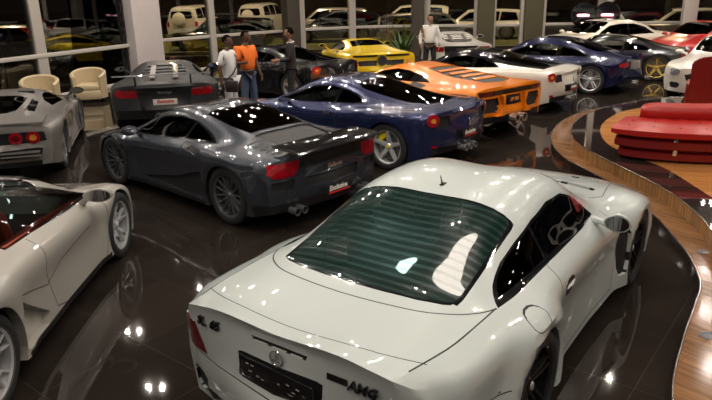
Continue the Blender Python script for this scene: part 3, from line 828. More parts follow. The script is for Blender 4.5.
def rr_cuts(P):
    c = []
    c.append(('side', 'window_surround', [(-1.45, 1.04), (-1.1, 1.28), (-.6, 1.41), (0, 1.43), (.5, 1.38), (.85, 1.2), (1.08, 1.035), (0, 1.03)], 'mat', M_GLOSSBLK))
    c.append(('side', 'side_window', [(-1.3, 1.06), (-1.08, 1.24), (-.6, 1.385), (-.32, 1.40), (-.32, 1.05)], 'part', M_GLASSD))
    c.append(('side', 'side_window', [(-.25, 1.05), (-.25, 1.40), (0, 1.405), (.48, 1.355), (.8, 1.18), (.96, 1.05)], 'part', M_GLASSD))
    ws = [(1.18, 0), (1.15, .4), (1.05, .63), (.60, .60), (.44, .55), (.38, 0)]
    c.append(('top', 'windshield', ws+[(x, -y) for x, y in ws[::-1][1:-1]], 'part', M_GLASSD, dict(both=False, filt=lambda c, n: c.z > 1.05)))
    rw = [(-1.72, 0), (-1.66, .4), (-1.55, .53), (-1.05, .52), (-.95, .4), (-.92, 0)]
    c.append(('top', 'rear_window', rw+[(x, -y) for x, y in rw[::-1][1:-1]], 'part', M_GLASSD, dict(both=False, filt=lambda c, n: c.z > 1.1)))
    for s_ in strip([(-.28, 1.0), (-.28, .26)], .012): c.append(('side', 'shut', s_, 'mat', M_GAP))
    for s_ in strip([(1.05, 1.0), (1.0, .26)], .012): c.append(('side', 'shut', s_, 'mat', M_GAP))
    c.append(('front', 'grille', [(-.32, .95), (.32, .95), (.32, .50), (-.32, .50)], 'part', M_CHROME, dict(both=False, depth=.03)))
    c.append(('front', 'headlight', rnd([(.46, .84), (.80, .84), (.80, .72), (.46, .72)], 1), 'part', M_LENS, dict(depth=.01)))
    c.append(('front', 'bumper_intake', [(-.6, .40), (.6, .40), (.6, .28), (-.6, .28)], 'part', M_MESH, dict(both=False, depth=-.02)))
    c.append(('rear', 'tail_light', rnd([(.66, .90), (.84, .90), (.84, .66), (.68, .66)], 1), 'part', M_TAIL, dict(depth=.008)))
    return c
# tall off-roader / estate seen far outside
SUV_T = [
 (-2.1, 1.60, .56,1.58, .78,1.08, .88,.98, .90,.66, .86,.36),
 (-1.9, 1.72, .58,1.67, .80,1.09, .92,.99, .93,.66, .90,.32),
 (-1.2, 1.78, .60,1.72, .81,1.09, .93,.99, .94,.64, .92,.3),
 (-.2, 1.80, .61,1.74, .81,1.08, .93,.98, .94,.64, .92,.3),
 (.4, 1.75, .62,1.69, .81,1.07, .93,.97, .94,.64, .92,.3),
 (.85, 1.35, .66,1.30, .80,1.06, .93,.96, .94,.62, .92,.3),
 (1.1, 1.12, .66,1.10, .79,1.05, .93,.96, .94,.62, .92,.3),
 (1.8, 1.05, .6,1.03, .76,1.0, .90,.92, .93,.6, .90,.3),
 (2.15, .95, .5,.94, .68,.92, .82,.84, .85,.55, .82,.32)]
def suv_cuts(P):
    c = []
    c.append(('side', 'side_window', [(-1.85, 1.15), (-1.75, 1.60), (-1.1, 1.66), (-1.02, 1.14)], 'part', M_GLASSD))
    c.append(('side', 'side_window', [(-.95, 1.14), (-1.02, 1.665), (-.3, 1.68), (-.2, 1.13)], 'part', M_GLASSD))
    c.append(('side', 'side_window', [(-.1, 1.13), (-.2, 1.68), (.36, 1.63), (.72, 1.3), (.88, 1.13)], 'part', M_GLASSD))
    ws = [(1.06, 0), (1.0, .55), (.5, .56), (.46, 0)]
    c.append(('top', 'windshield', ws+[(x, -y) for x, y in ws[::-1][1:-1]], 'part', M_GLASSD, dict(both=False, filt=lambda c, n: c.z > 1.1)))
    c.append(('rear', 'rear_window', rnd([(-.56, 1.52), (.56, 1.52), (.62, 1.15), (-.62, 1.15)], 1, .1), 'part', M_GLASSD, dict(both=False)))
    c.append(('rear', 'tail_light', [(.72, 1.0), (.86, 1.0), (.86, .75), (.72, .75)], 'part', M_TAIL, dict(depth=.01)))
    c.append(('front', 'grille', rnd([(-.45, .85), (.45, .85), (.4, .62), (-.4, .62)], 1), 'part', M_MESH, dict(both=False, depth=-.02)))
    c.append(('front', 'headlight', rnd([(.5, .88), (.78, .86), (.76, .74), (.5, .74)], 1), 'part', M_LENS))
    return c
def morph(tab, sx=1, sy=1, sz=1, dx=0, roof=1.):
    out = []
    for r in tab:
        r = list(r); r[0] = r[0]*sx+dx
        for i in (1, 3, 5, 7, 9, 11): r[i] *= sz
        for i in (2, 4, 6, 8, 10): r[i] *= sy
        out.append(tuple(r))
    return out
def mcuts(cuts, sx=1, sy=1, sz=1, dx=0):
    out = []
    for c in cuts:
        v = c[0]
        f = {'side': lambda p: (p[0]*sx+dx, p[1]*sz), 'top': lambda p: (p[0]*sx+dx, p[1]*sy)}.get(v, lambda p: (p[0]*sy, p[1]*sz))
        kw = dict(c[5]) if len(c) > 5 else {}
        if 'filt' in kw and sz != 1:
            g = kw['filt']; kw['filt'] = lambda c_, n, g=g: g(Vector((c_.x, c_.y, c_.z/sz)), n)
        out.append((c[0], c[1], [f(p) for p in c[2]], c[3], c[4], kw))
    return out
LAMP_E = 10
PANELS = [(.75, 5.1, 5.1, 1.7, .8, 60), (-.75, 6.2, 5.1, .55, .45, 16, (.7, 1, .92))]
LAMP_C = (1, .89, .76)
# ------------------------------------------------------------------ camera
cam = bpy.data.cameras.new('camera'); co_ = bpy.data.objects.new('camera', cam); COL.objects.link(co_)
CAM_H, CAM_F, CAM_P, CAM_R = 2.58, 640., 18.4, -1.15
cam.sensor_width = 36; cam.lens = CAM_F*36/712; cam.clip_end = 300
co_.matrix_world = Matrix.Translation((0, 0, CAM_H)) @ Matrix.Rotation(math.radians(90-CAM_P), 4, 'X') @ Matrix.Rotation(math.radians(-CAM_R*-1), 4, 'Z')
SC.camera = co_
SC.view_settings.view_transform = 'Standard'; SC.view_settings.look = 'None'; SC.view_settings.gamma = 1
SC.view_settings.exposure = 0.0
SC.cycles.use_denoising = True
SC.cycles.max_bounces = 7; SC.cycles.glossy_bounces = 4; SC.cycles.transparent_max_bounces = 12
SC.cycles.sample_clamp_indirect = 4; SC.cycles.caustics_reflective = False; SC.cycles.caustics_refractive = False
SC.cycles.blur_glossy = .3
# ------------------------------------------------------------------ the cars
paint('pearl_white_paint', (.50, .545, .54), 0, .3)
glass('sl_rear_glass', (.05, .11, .10), 1.2, lines=(17, (.010, .06, .05), .2, .20))
paint('metal_grey_paint', (.05, .058, .078), .45, .25)
paint('cream_white_paint', (.39, .365, .335), 0, .3)
paint('steel_blue_paint', (.020, .028, .095), .4, .25)
paint('orange_paint', (.80, .21, .0), 0, .3)
paint('white_paint', (.66, .63, .58), 0, .3)
paint('deep_blue_paint', (.002, .005, .045), .3, .22)
paint('black_paint', (.008, .008, .010), .0, .2)
paint('ivory_paint', (.70, .64, .55), 0, .3)
paint('silver_paint', (.36, .34, .33), .5, .3)
paint('satin_black_paint', (.05, .052, .058), .5, .42, .3)
paint('yellow_paint', (.72, .50, .01), 0, .3)
paint('red_paint', (.42, .02, .02), 0, .3)
def std_wheels(root, wb, y, R, rimR, W, style, mat, cal=None, steer=0., hub=None, yr=None, Rr=None, q=1., Wr=None):
    for sg in (1, -1):
        wheel(root, wb/2, sg*(y-W/2), R, rimR, W, style, mat, cal, steer, hub, q)
        wheel(root, -wb/2, sg*((yr or y)-(Wr or W)/2), Rr or R, rimR, Wr or W, style, mat, cal, 0, hub, q)
def part(name, root, bm, mat, M=None, **k):
    o = obj(name, bm, mat, root, **k)
    if M is not None: o.matrix_local = M
    return o
def exhausts(root, x, ys, z, r, mat=None, L=.12):
    for y in ys:
        b = NB(); lathe(b, [(r, 0), (r, L), (r*.8, L), (r*.8, 0)], 16, 0, Matrix.Translation((x, y, z)) @ Matrix.Rotation(PI/2, 4, 'Z'), close=True); part('exhaust_tip', root, b, mat or M_CHROME)
def plate(root, x, z, s, lettering=None, col=None, y=0, mat=None, tilt=.0, rd=(0, -1, 0)):
    b = NB(); box(b, (0, 0, 0), (s[0], s[1], .012), bev=.004)
    o = part('number_plate', root, b, mat or M_BLACK, face_frame((x, y, z), rd, (tilt, 0, 1)))
    if lettering:
        text('plate_lettering', lettering, s[1]*.75, col or M_PLATEW, o, Matrix.Translation((0, .01, .008)), .002, .2, .003)
    return o
def mirrors(root, x, y, z, s, mat, sg_to, rz=-.1):
    for sg in (1, -1): door_mirror(root, (x, sg*y, z), s, mat, sg, (sg_to[0], sg*sg_to[1], sg_to[2]), rz)

class Sticker:
    """finds the outer surface of a finished body so that badges sit on it"""
    def __init__(self, parts):
        vs = []; fs = []
        for os_ in parts.values():
            for o in os_:
                n = len(vs); vs += [v.co.copy() for v in o.data.vertices]; fs += [[n+i for i in p.vertices] for p in o.data.polygons]
        self.t = BVHTree.FromPolygons(vs, fs)
    def rear(self, y, z, off):
        c, n, i, d = self.t.ray_cast(Vector((-4, y, z)), Vector((1, 0, 0)))
        if n.x > 0: n = -n
        return face_frame(c+n*off, Vector((0, 0, 1)).cross(n), (0, 0, 1))
def build_sl(loc, rz):
    P = MATS['pearl_white_paint']
    root = empty('grand_tourer', 'pearl white coupe with black number plate and large tinted rear window, beside the curved platform', 'car', loc, rz)
    sp = dict(table=SL_T, tail_dx=[0, .01, .03, .12, .13, .13], nose_dx=[.06, .04, -.02, -.25, -.28, -.22], paint=P,
        tail_prof=[(-2.365, .925), (-2.33, .90), (-2.335, .86), (-2.37, .70), (-2.385, .59), (-2.44, .55), (-2.46, .45), (-2.44, .30)],
        nose_prof=[(2.29, .52), (2.31, .40), (2.30, .25)], arches=[(1.28, .365), (-1.22, .375)], arch_z=.335,
        flares=[(-1.22, .335, .43, .10, .07), (1.28, .335, .43, .10, .06)], liner_y=.90, cuts=sl_cuts(), nu=100)
    parts = make_body(root, sp); liner(root, sp)
    S = Sticker(parts)
    sp.update(cabin=(-.65, .50, .3), belt_z=.88); tub(root, sp)
    for sg in (1, -1):
        wheel(root, 1.28, sg*.835, .335, .25, .27, (5, 'double'), M_RIMBLK, None, 0, M_SILVER)
        wheel(root, -1.22, sg*.845, .342, .255, .29, (5, 'double'), M_RIMBLK, None, 0, M_SILVER)
    mirrors(root, .27, .99, .90, (.08, .10, .072), P, (.36, .79, .86), -.1)
    p = NB(); box(p, (0, 0, 0), (.54, .13, .012), bev=.008)
    for k, (xx, yy) in enumerate(((-.2, .03), (-.16, .03), (-.18, -.01), (-.12, -.02), (.1, .02), (.14, -.01), (.17, .02), (.2, -.03))): box(p, (xx, yy, .007), (.022, .005, .002), mi=1)  # silver dashes stand in for ceiling lights reflected in the plate
    part('number_plate', root, p, [M_GLOSSBLK, M_SILVER], S.rear(0, .675, .008))
    b = NB()
    tube(b, [(.042*math.cos(a), .042*math.sin(a), .006) for a in np.linspace(0, 2*PI, 28, endpoint=False)], .005, 6, closed=True)
    for a in (PI/2, PI/2+2*PI/3, PI/2+4*PI/3): tube(b, [(0, 0, .01), (.04*math.cos(a), .04*math.sin(a), .006)], [.009, .003], 6)
    part('star_emblem', root, b, M_CHROME, S.rear(0, .795, .004))
    text('model_lettering', 'SL', .075, M_GLOSSBLK, root, S.rear(.575, .83, .008), .006, .2, .002)
    text('model_number', '65', .075, M_GLOSSBLK, root, S.rear(.47, .83, .006), .006, .2, .002)
    text('tuner_lettering', 'AMG', .075, M_GLOSSBLK, root, S.rear(-.52, .80, .007), .006, .2, .002)
    b = NB(); box(b, (0, 0, 0), (.12, .035, .004)); part('lettering_bar', root, b, M_GLOSSBLK, S.rear(-.375, .805, .004))
    b = NB(); tube(b, [(-.60, 0, 1.26), (-.63, 0, 1.335)], [.008, .003]); box(b, (-.59, 0, 1.265), (.06, .03, .012), bev=.004); part('roof_antenna', root, b, M_BLACK)
    exhausts(root, -2.30, (.56, .44, -.44, -.56), .25, .045)
    for sg in (1, -1):
        b = NB(); tube(b, [(-.63, sg*.91, .71), (-.54, sg*.925, .715), (-.44, sg*.91, .71)], .013, 8); part('door_handle', root, b, P)
    return root
GA_END = dict(tail_dx=[0, 0, .02, .12, .10, .10], nose_dx=[.08, .06, -.02, -.2, -.25, -.2], tail_prof=TAIL_GA, nose_prof=NOSE_GA, arches=[(1.28, .37), (-1.28, .375)], arch_z=.33, flares=[(-1.28, .33, .43, .11, .03), (1.28, .33, .43, .1, .025)], liner_y=.87)
def build_ga(loc, rz):
    P = MATS['metal_grey_paint']
    root = empty('sports_coupe', 'metallic dark grey wedge-shaped coupe with thin-spoke gunmetal wheels and raised rear wing', 'car', loc, rz)
    sp = dict(table=GA_T, paint=P, cuts=ga_cuts(P), **GA_END)
    make_body(root, sp); liner(root, sp)
    sp.update(cabin=(-.25, .85, .28), belt_z=.80); tub(root, sp)
    std_wheels(root, 2.56, .935, .34, .255, .25, (14, 'thin'), M_GUN, None, 0, None, .945, .345)
    mirrors(root, .62, 1.0, .87, (.08, .12, .065), P, (.68, .82, .78))
    b = NB(); prism(b, [(-2.24, .915), (-2.16, .95), (-1.80, .955), (-1.80, .93), (-2.14, .92)], -.66, .66, 'y'); part('rear_wing', root, b, M_GLOSSBLK)
    for y in (-.36, .36):
        b = NB(); prism(b, [(-2.10, .925), (-2.0, .93), (-1.96, .86), (-2.05, .80)], y-.018, y+.018, 'y'); part('wing_stay', root, b, M_BLACK)
    o = plate(root, -2.165, .40, (.46, .11))
    text('plate_lettering', 'Exclusive', .08, M_PLATEW, o, Matrix.Translation((-.02, .015, .008)), .002, .2, .003)
    b = NB(); box(b, (0, -.035, .008), (.34, .016, .004)); part('plate_stripe', o, b, M_RED)
    text('badge_script', 'Gallardo', .07, M_CHROME, root, face_frame((-2.105, 0, .665), (0, -1, 0), (.1, 0, 1)), .003, .3, .001)
    exhausts(root, -2.0, (.50, .61, -.50, -.61), .25, .045, M_GUN)
    return root
def build_spyder(loc, rz):
    P = MATS['cream_white_paint']
    root = empty('convertible', 'cream white open convertible with red leather inside and silver five-spoke wheels', 'car', loc, rz)
    cuts = ga_cuts(P)
    cuts = [c for c in cuts if c[1] not in ('rear_window', 'windshield', 'window_surround', 'quarter_window', 'side_window', 'cooling_slats', 'side_intake', 'engine_lid_grille', 'shoulder_intake', 'handle_recess')]
    cuts.append(('top', 'roof_opening', [(.20, 0), (.20, .80), (-.62, .80), (-.70, 0), (-.62, -.80), (.20, -.80)], 'del', None, dict(both=False, filt=lambda c, n: c.z > .88)))
    cuts.append(('side', 'window_surround', [(-.40, .87), (-.40, 1.3), (.34, 1.3), (.34, 1.04), (.70, .895), (1.0, .765), (.4, .80), (-.3, .85)], 'mat', M_GLOSSBLK, dict(filt=lambda c, n: n.y*(1 if c.y > 0 else -1) > .25)))
    cuts.append(('side', 'side_window', [(-.62, .86), (-.62, 1.3), (.22, 1.3), (.30, 1.0), (.66, .875), (.90, .785), (.4, .818)], 'part', M_GLASSC))
    cuts.append(('top', 'cowl_panel', [(1.14, 0), (1.12, .35), (1.03, .60), (.92, .66), (.8, .66), (.9, 0), (.8, -.66), (.92, -.66), (1.03, -.60), (1.12, -.35)], 'mat', M_BLACK, dict(both=False, filt=lambda c, n: c.z > .72)))
    ws = [(1.02, 0), (1.0, .3), (.93, .52), (.85, .60), (.76, .60), (.45, .55), (.34, .50), (.28, .3), (.26, 0)]
    cuts.append(('top', 'windshield', ws+[(x, -y) for x, y in ws[::-1][1:-1]], 'part', M_GLASSC, dict(both=False, filt=lambda c, n: c.z > .8)))
    cuts.append(('top', 'engine_hood', [(-.72, 0), (-.72, .60), (-1.1, .62), (-1.85, .50), (-1.9, 0), (-1.85, -.50), (-1.1, -.62), (-.72, -.60)], 'mat', M_GLOSSBLK, dict(both=False, filt=lambda c, n: c.z > .85)))
    cuts.append(('side', 'side_intake', [(-.44, .28), (-.88, .58), (-.94, .30), (-.90, .22), (-.5, .20)], 'part', P, dict(depth=-.06)))
    for s_ in strip([(.55, .60), (-.1, .56), (-.40, .48), (-.86, .62)], .008): cuts.append(('side', 'shut', s_, 'mat', M_GAP))
    tb = [list(r) for r in GA_T]
    for r in tb:
        if -1.9 < r[0] < -.3: r[1] = min(r[1], .99); r[3] = min(r[3], .96)
    sp = dict(table=tb, paint=P, cuts=cuts, **GA_END)
    make_body(root, sp); liner(root, sp)
    sp.update(cabin=(-.30, .80, .28), belt_z=.80, cabin_y=.74); tub(root, sp, M_INTRED)
    for sg in (1, -1):
        b = NB(); prism(b, [(-.6, .875), (.1, .845), (.85, .775), (.85, .35), (-.6, .35)], sg*.735-.03, sg*.735+.03, 'y'); part('door_lining', root, b, M_INTRED)
    std_wheels(root, 2.56, .935, .335, .25, .25, (5, 'y'), M_SILVER, None, 0)
    mirrors(root, .60, 1.0, .87, (.10, .13, .065), P, (.68, .82, .77), -.15)
    return root
F4_END = dict(tail_dx=[0, 0, .03, .14, .13, .12], nose_dx=[.1, .06, -.02, -.28, -.3, -.25], tail_prof=TAIL_F4, nose_prof=NOSE_F4, arches=[(1.325, .375), (-1.325, .385)], arch_z=.34, flares=[(-1.325, .34, .44, .12, .02), (1.325, .34, .44, .12, .02)], liner_y=.88)
def build_f4(loc, rz, P, label, name='berlinetta', roof=None, q=1., cal=M_YCAL):
    root = empty(name, label, 'car', loc, rz)
    sp = dict(table=F4_T, paint=P, cuts=f4_cuts(P, roof), **F4_END)
    make_body(root, sp, q); liner(root, sp)
    sp.update(cabin=(-.2, .95, .28), belt_z=.83); tub(root, sp)
    std_wheels(root, 2.65, .94, .34, .255, .25, (5, 'star'), M_SILVER, cal, 0, M_YCAL, .955, .35)
    mirrors(root, .70, .99, .88, (.08, .12, .06), P, (.78, .82, .80))
    exhausts(root, -2.06, (.13, 0, -.13), .30, .05, L=.14)
    o = plate(root, -2.175, .51, (.46, .11))
    text('plate_lettering', 'Exclusive', .08, M_PLATEW, o, Matrix.Translation((-.02, .015, .008)), .002, .2, .003)
    b = NB(); box(b, (0, -.035, .008), (.34, .016, .004)); part('plate_stripe', o, b, M_RED)
    b = NB(); tube(b, [(0, -.05, .0), (.01, .0, .0), (-.01, .03, .0), (.015, .055, 0)], [.008, .014, .01, .005], 6); part('horse_emblem', root, b, M_CHROME, face_frame((-2.155, 0, .67), (0, -1, 0), (.1, 0, 1)))
    return root
AV_END = dict(tail_dx=[0, 0, .02, .08, .08, .08], nose_dx=[.1, .06, -.02, -.25, -.28, -.25], tail_prof=TAIL_AV, nose_prof=NOSE_AV, arches=[(1.35, .38), (-1.35, .40)], arch_z=.345, flares=[(-1.35, .345, .46, .12, .02), (1.35, .345, .45, .12, .02)], liner_y=.90)
def louvres(root, xs, w, z0, dz, mat, slope=0.10):
    for k, x in enumerate(xs):
        b = NB(); prism(b, [(x-.09, z0-dz*k-.004), (x, z0-dz*k+.018), (x+.01, z0-dz*k+.004), (x-.08, z0-dz*k-.018)], -w(k), w(k), 'y'); part('engine_louvre', root, b, mat)
def build_av(loc, rz, P, label, name='supercar', kind='hex', q=1., wing=False, rim=M_RIMBLK):
    root = empty(name, label, 'car', loc, rz)
    sp = dict(table=AV_T, paint=P, cuts=av_cuts(P, kind), **AV_END)
    make_body(root, sp, q); liner(root, sp)
    sp.update(cabin=(-.2, .95, .26), belt_z=.82); tub(root, sp)
    std_wheels(root, 2.7, .97, .345, .265, .27, (5, 'y'), rim, None, 0, None, .985, .36)
    mirrors(root, .72, 1.02, .92, (.08, .12, .06), P, (.86, .82, .78))
    if kind == 'hex':
        louvres(root, (-.72, -.98, -1.24, -1.50), lambda k: .36-.02*k, 1.055, .028, P)
        exhausts(root, -2.26, (.1, -.1), .36, .075, L=.14)
        plate(root, -2.225, .66, (.34, .11), 'LP 700', M_ORANGEL)
        for sg in (1, -1):
            b = NB(); prism(b, [(sg*.28, .78), (sg*.36, .76), (sg*.30, .60), (sg*.36, .46), (sg*.50, .42), (sg*.28, .42)], -2.26, -2.19, 'x')
            part('tail_frame', root, b, P)
    elif kind == 'round':
        for sg in (1, -1):
            b = NB(); prism(b, [(sg*.70, .74), (sg*.84, .74), (sg*.84, .58), (sg*.70, .58)], -2.27, -2.2, 'x'); part('lamp_cluster', root, b, M_ORANGEL)
    else:
        louvres(root, (-.70, -.95, -1.20), lambda k: .42, 1.06, .03, P)
        for sg in (1, -1):
            b = NB(); prism(b, [(-.5, 1.08), (-.5, 1.10), (-1.7, 1.0), (-1.7, .97)], sg*.22-.05, sg*.22+.05, 'y'); part('cover_spine', root, b, MATS['silver_paint'])
        plate(root, -2.235, .60, (.44, .11), 'Exclusive', M_RED, mat=M_PLATEW)
        exhausts(root, -2.26, (.14, -.14), .34, .07)
        text('badge_script', 'Murcielago', .06, M_CHROME, root, face_frame((-2.20, 0, .77), (0, -1, 0), (.1, 0, 1)), .003, .3, .001)
    if wing:
        b = NB(); prism(b, [(-2.38, 1.11), (-2.36, 1.13), (-2.08, 1.10), (-2.08, 1.085)], -.88, .88, 'y'); part('rear_wing', root, b, MATS['satin_black_paint'])
        for y in (-.5, .5):
            b = NB(); prism(b, [(-2.28, 1.10), (-2.16, 1.095), (-2.10, .93), (-2.2, .90)], y-.015, y+.015, 'y'); part('wing_stay', root, b, M_BLACK)
    return root
GT_END = dict(tail_dx=[0, .01, .04, .20, .18, .16], nose_dx=[.06, .04, -.02, -.25, -.28, -.22], tail_prof=TAIL_GT, nose_prof=NOSE_GT, arches=[(1.375, .37), (-1.375, .37)], arch_z=.35, flares=[(-1.375, .35, .44, .12, .02), (1.375, .35, .44, .12, .02)], liner_y=.88)
def build_gt(loc, rz, P, label, name='luxury_coupe', sx=1., sy=1., sz=1., q=1., rim=M_SILVER, style=(5, 'double'), tailp=None, tan=M_INTTAN, roofx=None):
    root = empty(name, label, 'car', loc, rz)
    tab = [list(r) for r in GT_T]
    if roofx:   # long estate roof
        for r in tab:
            if r[0] < -.3: r[1] += roofx*min(1, (-.3-r[0])/.6)*(.10 if r[0] > -1.3 else .17); r[3] += roofx*min(1, (-.3-r[0])/.6)*(.09 if r[0] > -1.3 else .13)
    E = dict(GT_END); E['arches'] = [(1.375*sx, .37), (-1.375*sx, .37)]
    for k in ('tail_prof', 'nose_prof'): E[k] = [(p[0]*sx, p[1]*sz) for p in E[k]]
    E['flares'] = [(f[0]*sx,)+f[1:] for f in E['flares']]
    sp = dict(table=morph(tab, sx, sy, sz), paint=P, cuts=mcuts(gt_cuts(P, tailp=tailp), sx, sy, sz), **E)
    make_body(root, sp, q); liner(root, sp)
    sp.update(cabin=(-.55, .85, .3), belt_z=.90*sz); tub(root, sp, tan)
    std_wheels(root, 2.75*sx, .935*sy, .35, .265, .25, style, rim, None, 0, q=.8)
    mirrors(root, .72*sx, .98*sy, .99*sz, (.07, .10, .055), P, (.74, .80, .93*sz))
    exhausts(root, -2.25*sx, (.5, -.5), .3, .06)
    return root
def build_rr(loc, rz):
    P = MATS['ivory_paint']
    root = empty('limousine', 'ivory white limousine with tall chrome grille parked side-on at the glass wall', 'car', loc, rz)
    sp = dict(table=morph(RR_T, 1, 1, .90), tail_dx=[0, .01, .03, .14, .12, .1], nose_dx=[.02, .02, 0, -.12, -.14, -.1], paint=P, tail_prof=[(-2.56, .95), (-2.6, .7), (-2.64, .5), (-2.6, .36)],
        nose_prof=[(2.56, .93), (2.6, .7), (2.64, .5), (2.6, .3)], arches=[(1.6, .41), (-1.6, .41)], arch_z=.37, liner_y=.88, cuts=mcuts(rr_cuts(P), 1, 1, .90))
    make_body(root, sp, .8); liner(root, sp)
    std_wheels(root, 3.2, .93, .38, .27, .24, (7, 'single'), M_SILVER, None, 0, q=.7)
    mirrors(root, .9, 1.03, 1.0, (.07, .11, .07), P, (.95, .82, .92))
    b = NB()
    for k in range(12): box(b, (2.63, -.28+.051*k, .66), (.03, .018, .38))
    part('grille_bars', root, b, M_CHROME)
    b = NB(); tube(b, [(2.48, 0, .87), (2.48, 0, .95), (2.42, 0, .99)], [.012, .02, .006], 6); part('bonnet_figurine', root, b, M_CHROME)
    return root
def build_saleen(loc, rz):
    P = MATS['silver_paint']
    root = empty('racing_coupe', 'silver low racing coupe with four round tail lamps and slatted rear bumper', 'car', loc, rz)
    k = (1.03, 1.02, .93)
    tab = morph(AV_T, *k)
    c = []
    c.append(('side', 'side_window', [(x*1.03, z*.93) for x, z in [(-.50, .91), (-.40, .99), (-.1, 1.045), (.12, 1.05), (.48, .985), (.87, .84), (1.0, .795), (.5, .835), (-.1, .885)]], 'part', M_GLASS))
    ws = [(1.28, 0), (1.26, .3), (1.18, .55), (.95, .60), (.60, .52), (.42, .45), (.36, 0)]
    c.append(('top', 'windshield', ws+[(x, -y) for x, y in ws[::-1][1:-1]], 'part', M_GLASS, dict(both=False, filt=lambda c, n: c.z > .7)))
    rw = [(-1.55, 0), (-1.5, .30), (-1.35, .40), (-.55, .44), (-.45, .3), (-.42, 0)]
    c.append(('top', 'rear_window', rw+[(x, -y) for x, y in rw[::-1][1:-1]], 'part', M_GLASSC, dict(both=False, filt=lambda c, n: c.z > .8)))
    c.append(('top', 'roof_intake', [(-.55, .50), (-.62, .60), (-1.30, .64), (-1.30, .50)], 'part', M_GLOSSBLK, dict(depth=-.01)))
    for s_ in strip([(-.42, .80), (-.5, .50), (-.4, .2), (.85, .19), (1.0, .45), (1.0, .72)], .01): c.append(('side', 'shut', s_, 'mat', M_GAP))
    c.append(('side', 'side_intake', [(-.25, .50), (-.80, .58), (-.85, .34), (-.4, .30)], 'part', M_MESH, dict(depth=-.03)))
    c.append(('rear', 'tail_panel', rnd([(-.88, .76), (.88, .76), (.90, .60), (-.90, .60)], 1, .1), 'mat', M_BLACK, dict(both=False)))
    for y in (.74, .52):
        c.append(('rear', 'tail_light', circ(y, .68, .085, 18), 'part', M_TAIL, dict(depth=.025)))
        c.append(('rear', 'lamp_center', circ(y, .68, .045, 14), 'part', M_ORANGEL if y > .7 else M_TAILD, dict(depth=.03)))
    c.append(('rear', 'bumper_vent', rnd([(.24, .52), (.84, .53), (.80, .40), (.28, .38)], 1, .12), 'part', M_MESH, dict(depth=-.03)))
    c.append(('rear', 'diffuser', [(-.8, .34), (.8, .34), (.76, .1), (-.76, .1)], 'mat', M_BLACK, dict(both=False)))
    E = dict(AV_END); E['tail_prof'] = [(-2.3, .80), (-2.28, .72), (-2.28, .6), (-2.36, .52), (-2.36, .42), (-2.28, .33)]; E['nose_prof'] = [(2.43, .38), (2.46, .28), (2.43, .18)]
    sp = dict(table=tab, paint=P, cuts=c, **E)
    make_body(root, sp); liner(root, sp)
    sp.update(cabin=(-.2, .95, .26), belt_z=.76); tub(root, sp)
    std_wheels(root, 2.7, .975, .34, .26, .27, (5, 'double'), M_CHROME, None, 0, None, .985, .35)
    mirrors(root, .70, 1.02, .90, (.09, .13, .06), MATS['black_paint'], (.9, .82, .72))
    for z in (.475, .425):
        for sg in (1, -1):
            b = NB(); prism(b, [(-2.33, z), (-2.33, z+.018), (-2.25, z+.018), (-2.25, z)], sg*.3 if sg > 0 else -.8, .8 if sg > 0 else -.3, 'y'); part('vent_slat', root, b, P)
    b = NB(); prism(b, [(-1.9, .93), (-2.3, .90), (-2.3, .88), (-1.9, .90)], -.9, .9, 'y'); part('tail_spoiler', root, b, P)
    return root
def build_suv(loc, rz, P, label, spare=False, group=None, name='off_roader', sz=1., sx=1., q=.45, box_=False):
    root = empty(name, label, 'car', loc, rz, group)
    tab = morph(SUV_T, sx, 1, sz)
    cuts = mcuts(suv_cuts(P), sx, 1, sz)
    sp = dict(table=tab, tail_dx=[0, .0, .02, .08, .08, .08], nose_dx=[.04, .03, 0, -.2, -.2, -.15], paint=P, tail_prof=[(-2.14*sx, 1.5*sz), (-2.2*sx, 1.1*sz), (-2.24*sx, .8*sz), (-2.2*sx, .45*sz)],
        nose_prof=[(2.25*sx, .8*sz), (2.28*sx, .5*sz)], arches=[(1.35*sx, .40), (-1.35*sx, .40)], arch_z=.37, liner_y=.88, cuts=cuts)
    make_body(root, sp, q); liner(root, sp)
    std_wheels(root, 2.7*sx, .93, .37, .25, .23, (5, 'single'), M_SILVER, None, 0, q=.5)
    if spare:
        b = NB(); lathe(b, [(.001, .16), (.28, .16), (.34, .12), (.36, .04), (.36, 0)], 28, 0, Matrix.Translation((-2.2*sx, .1, 1.12*sz)) @ Matrix.Rotation(PI/2, 4, 'Z'))
        part('spare_wheel_cover', root, b, P)
    return root
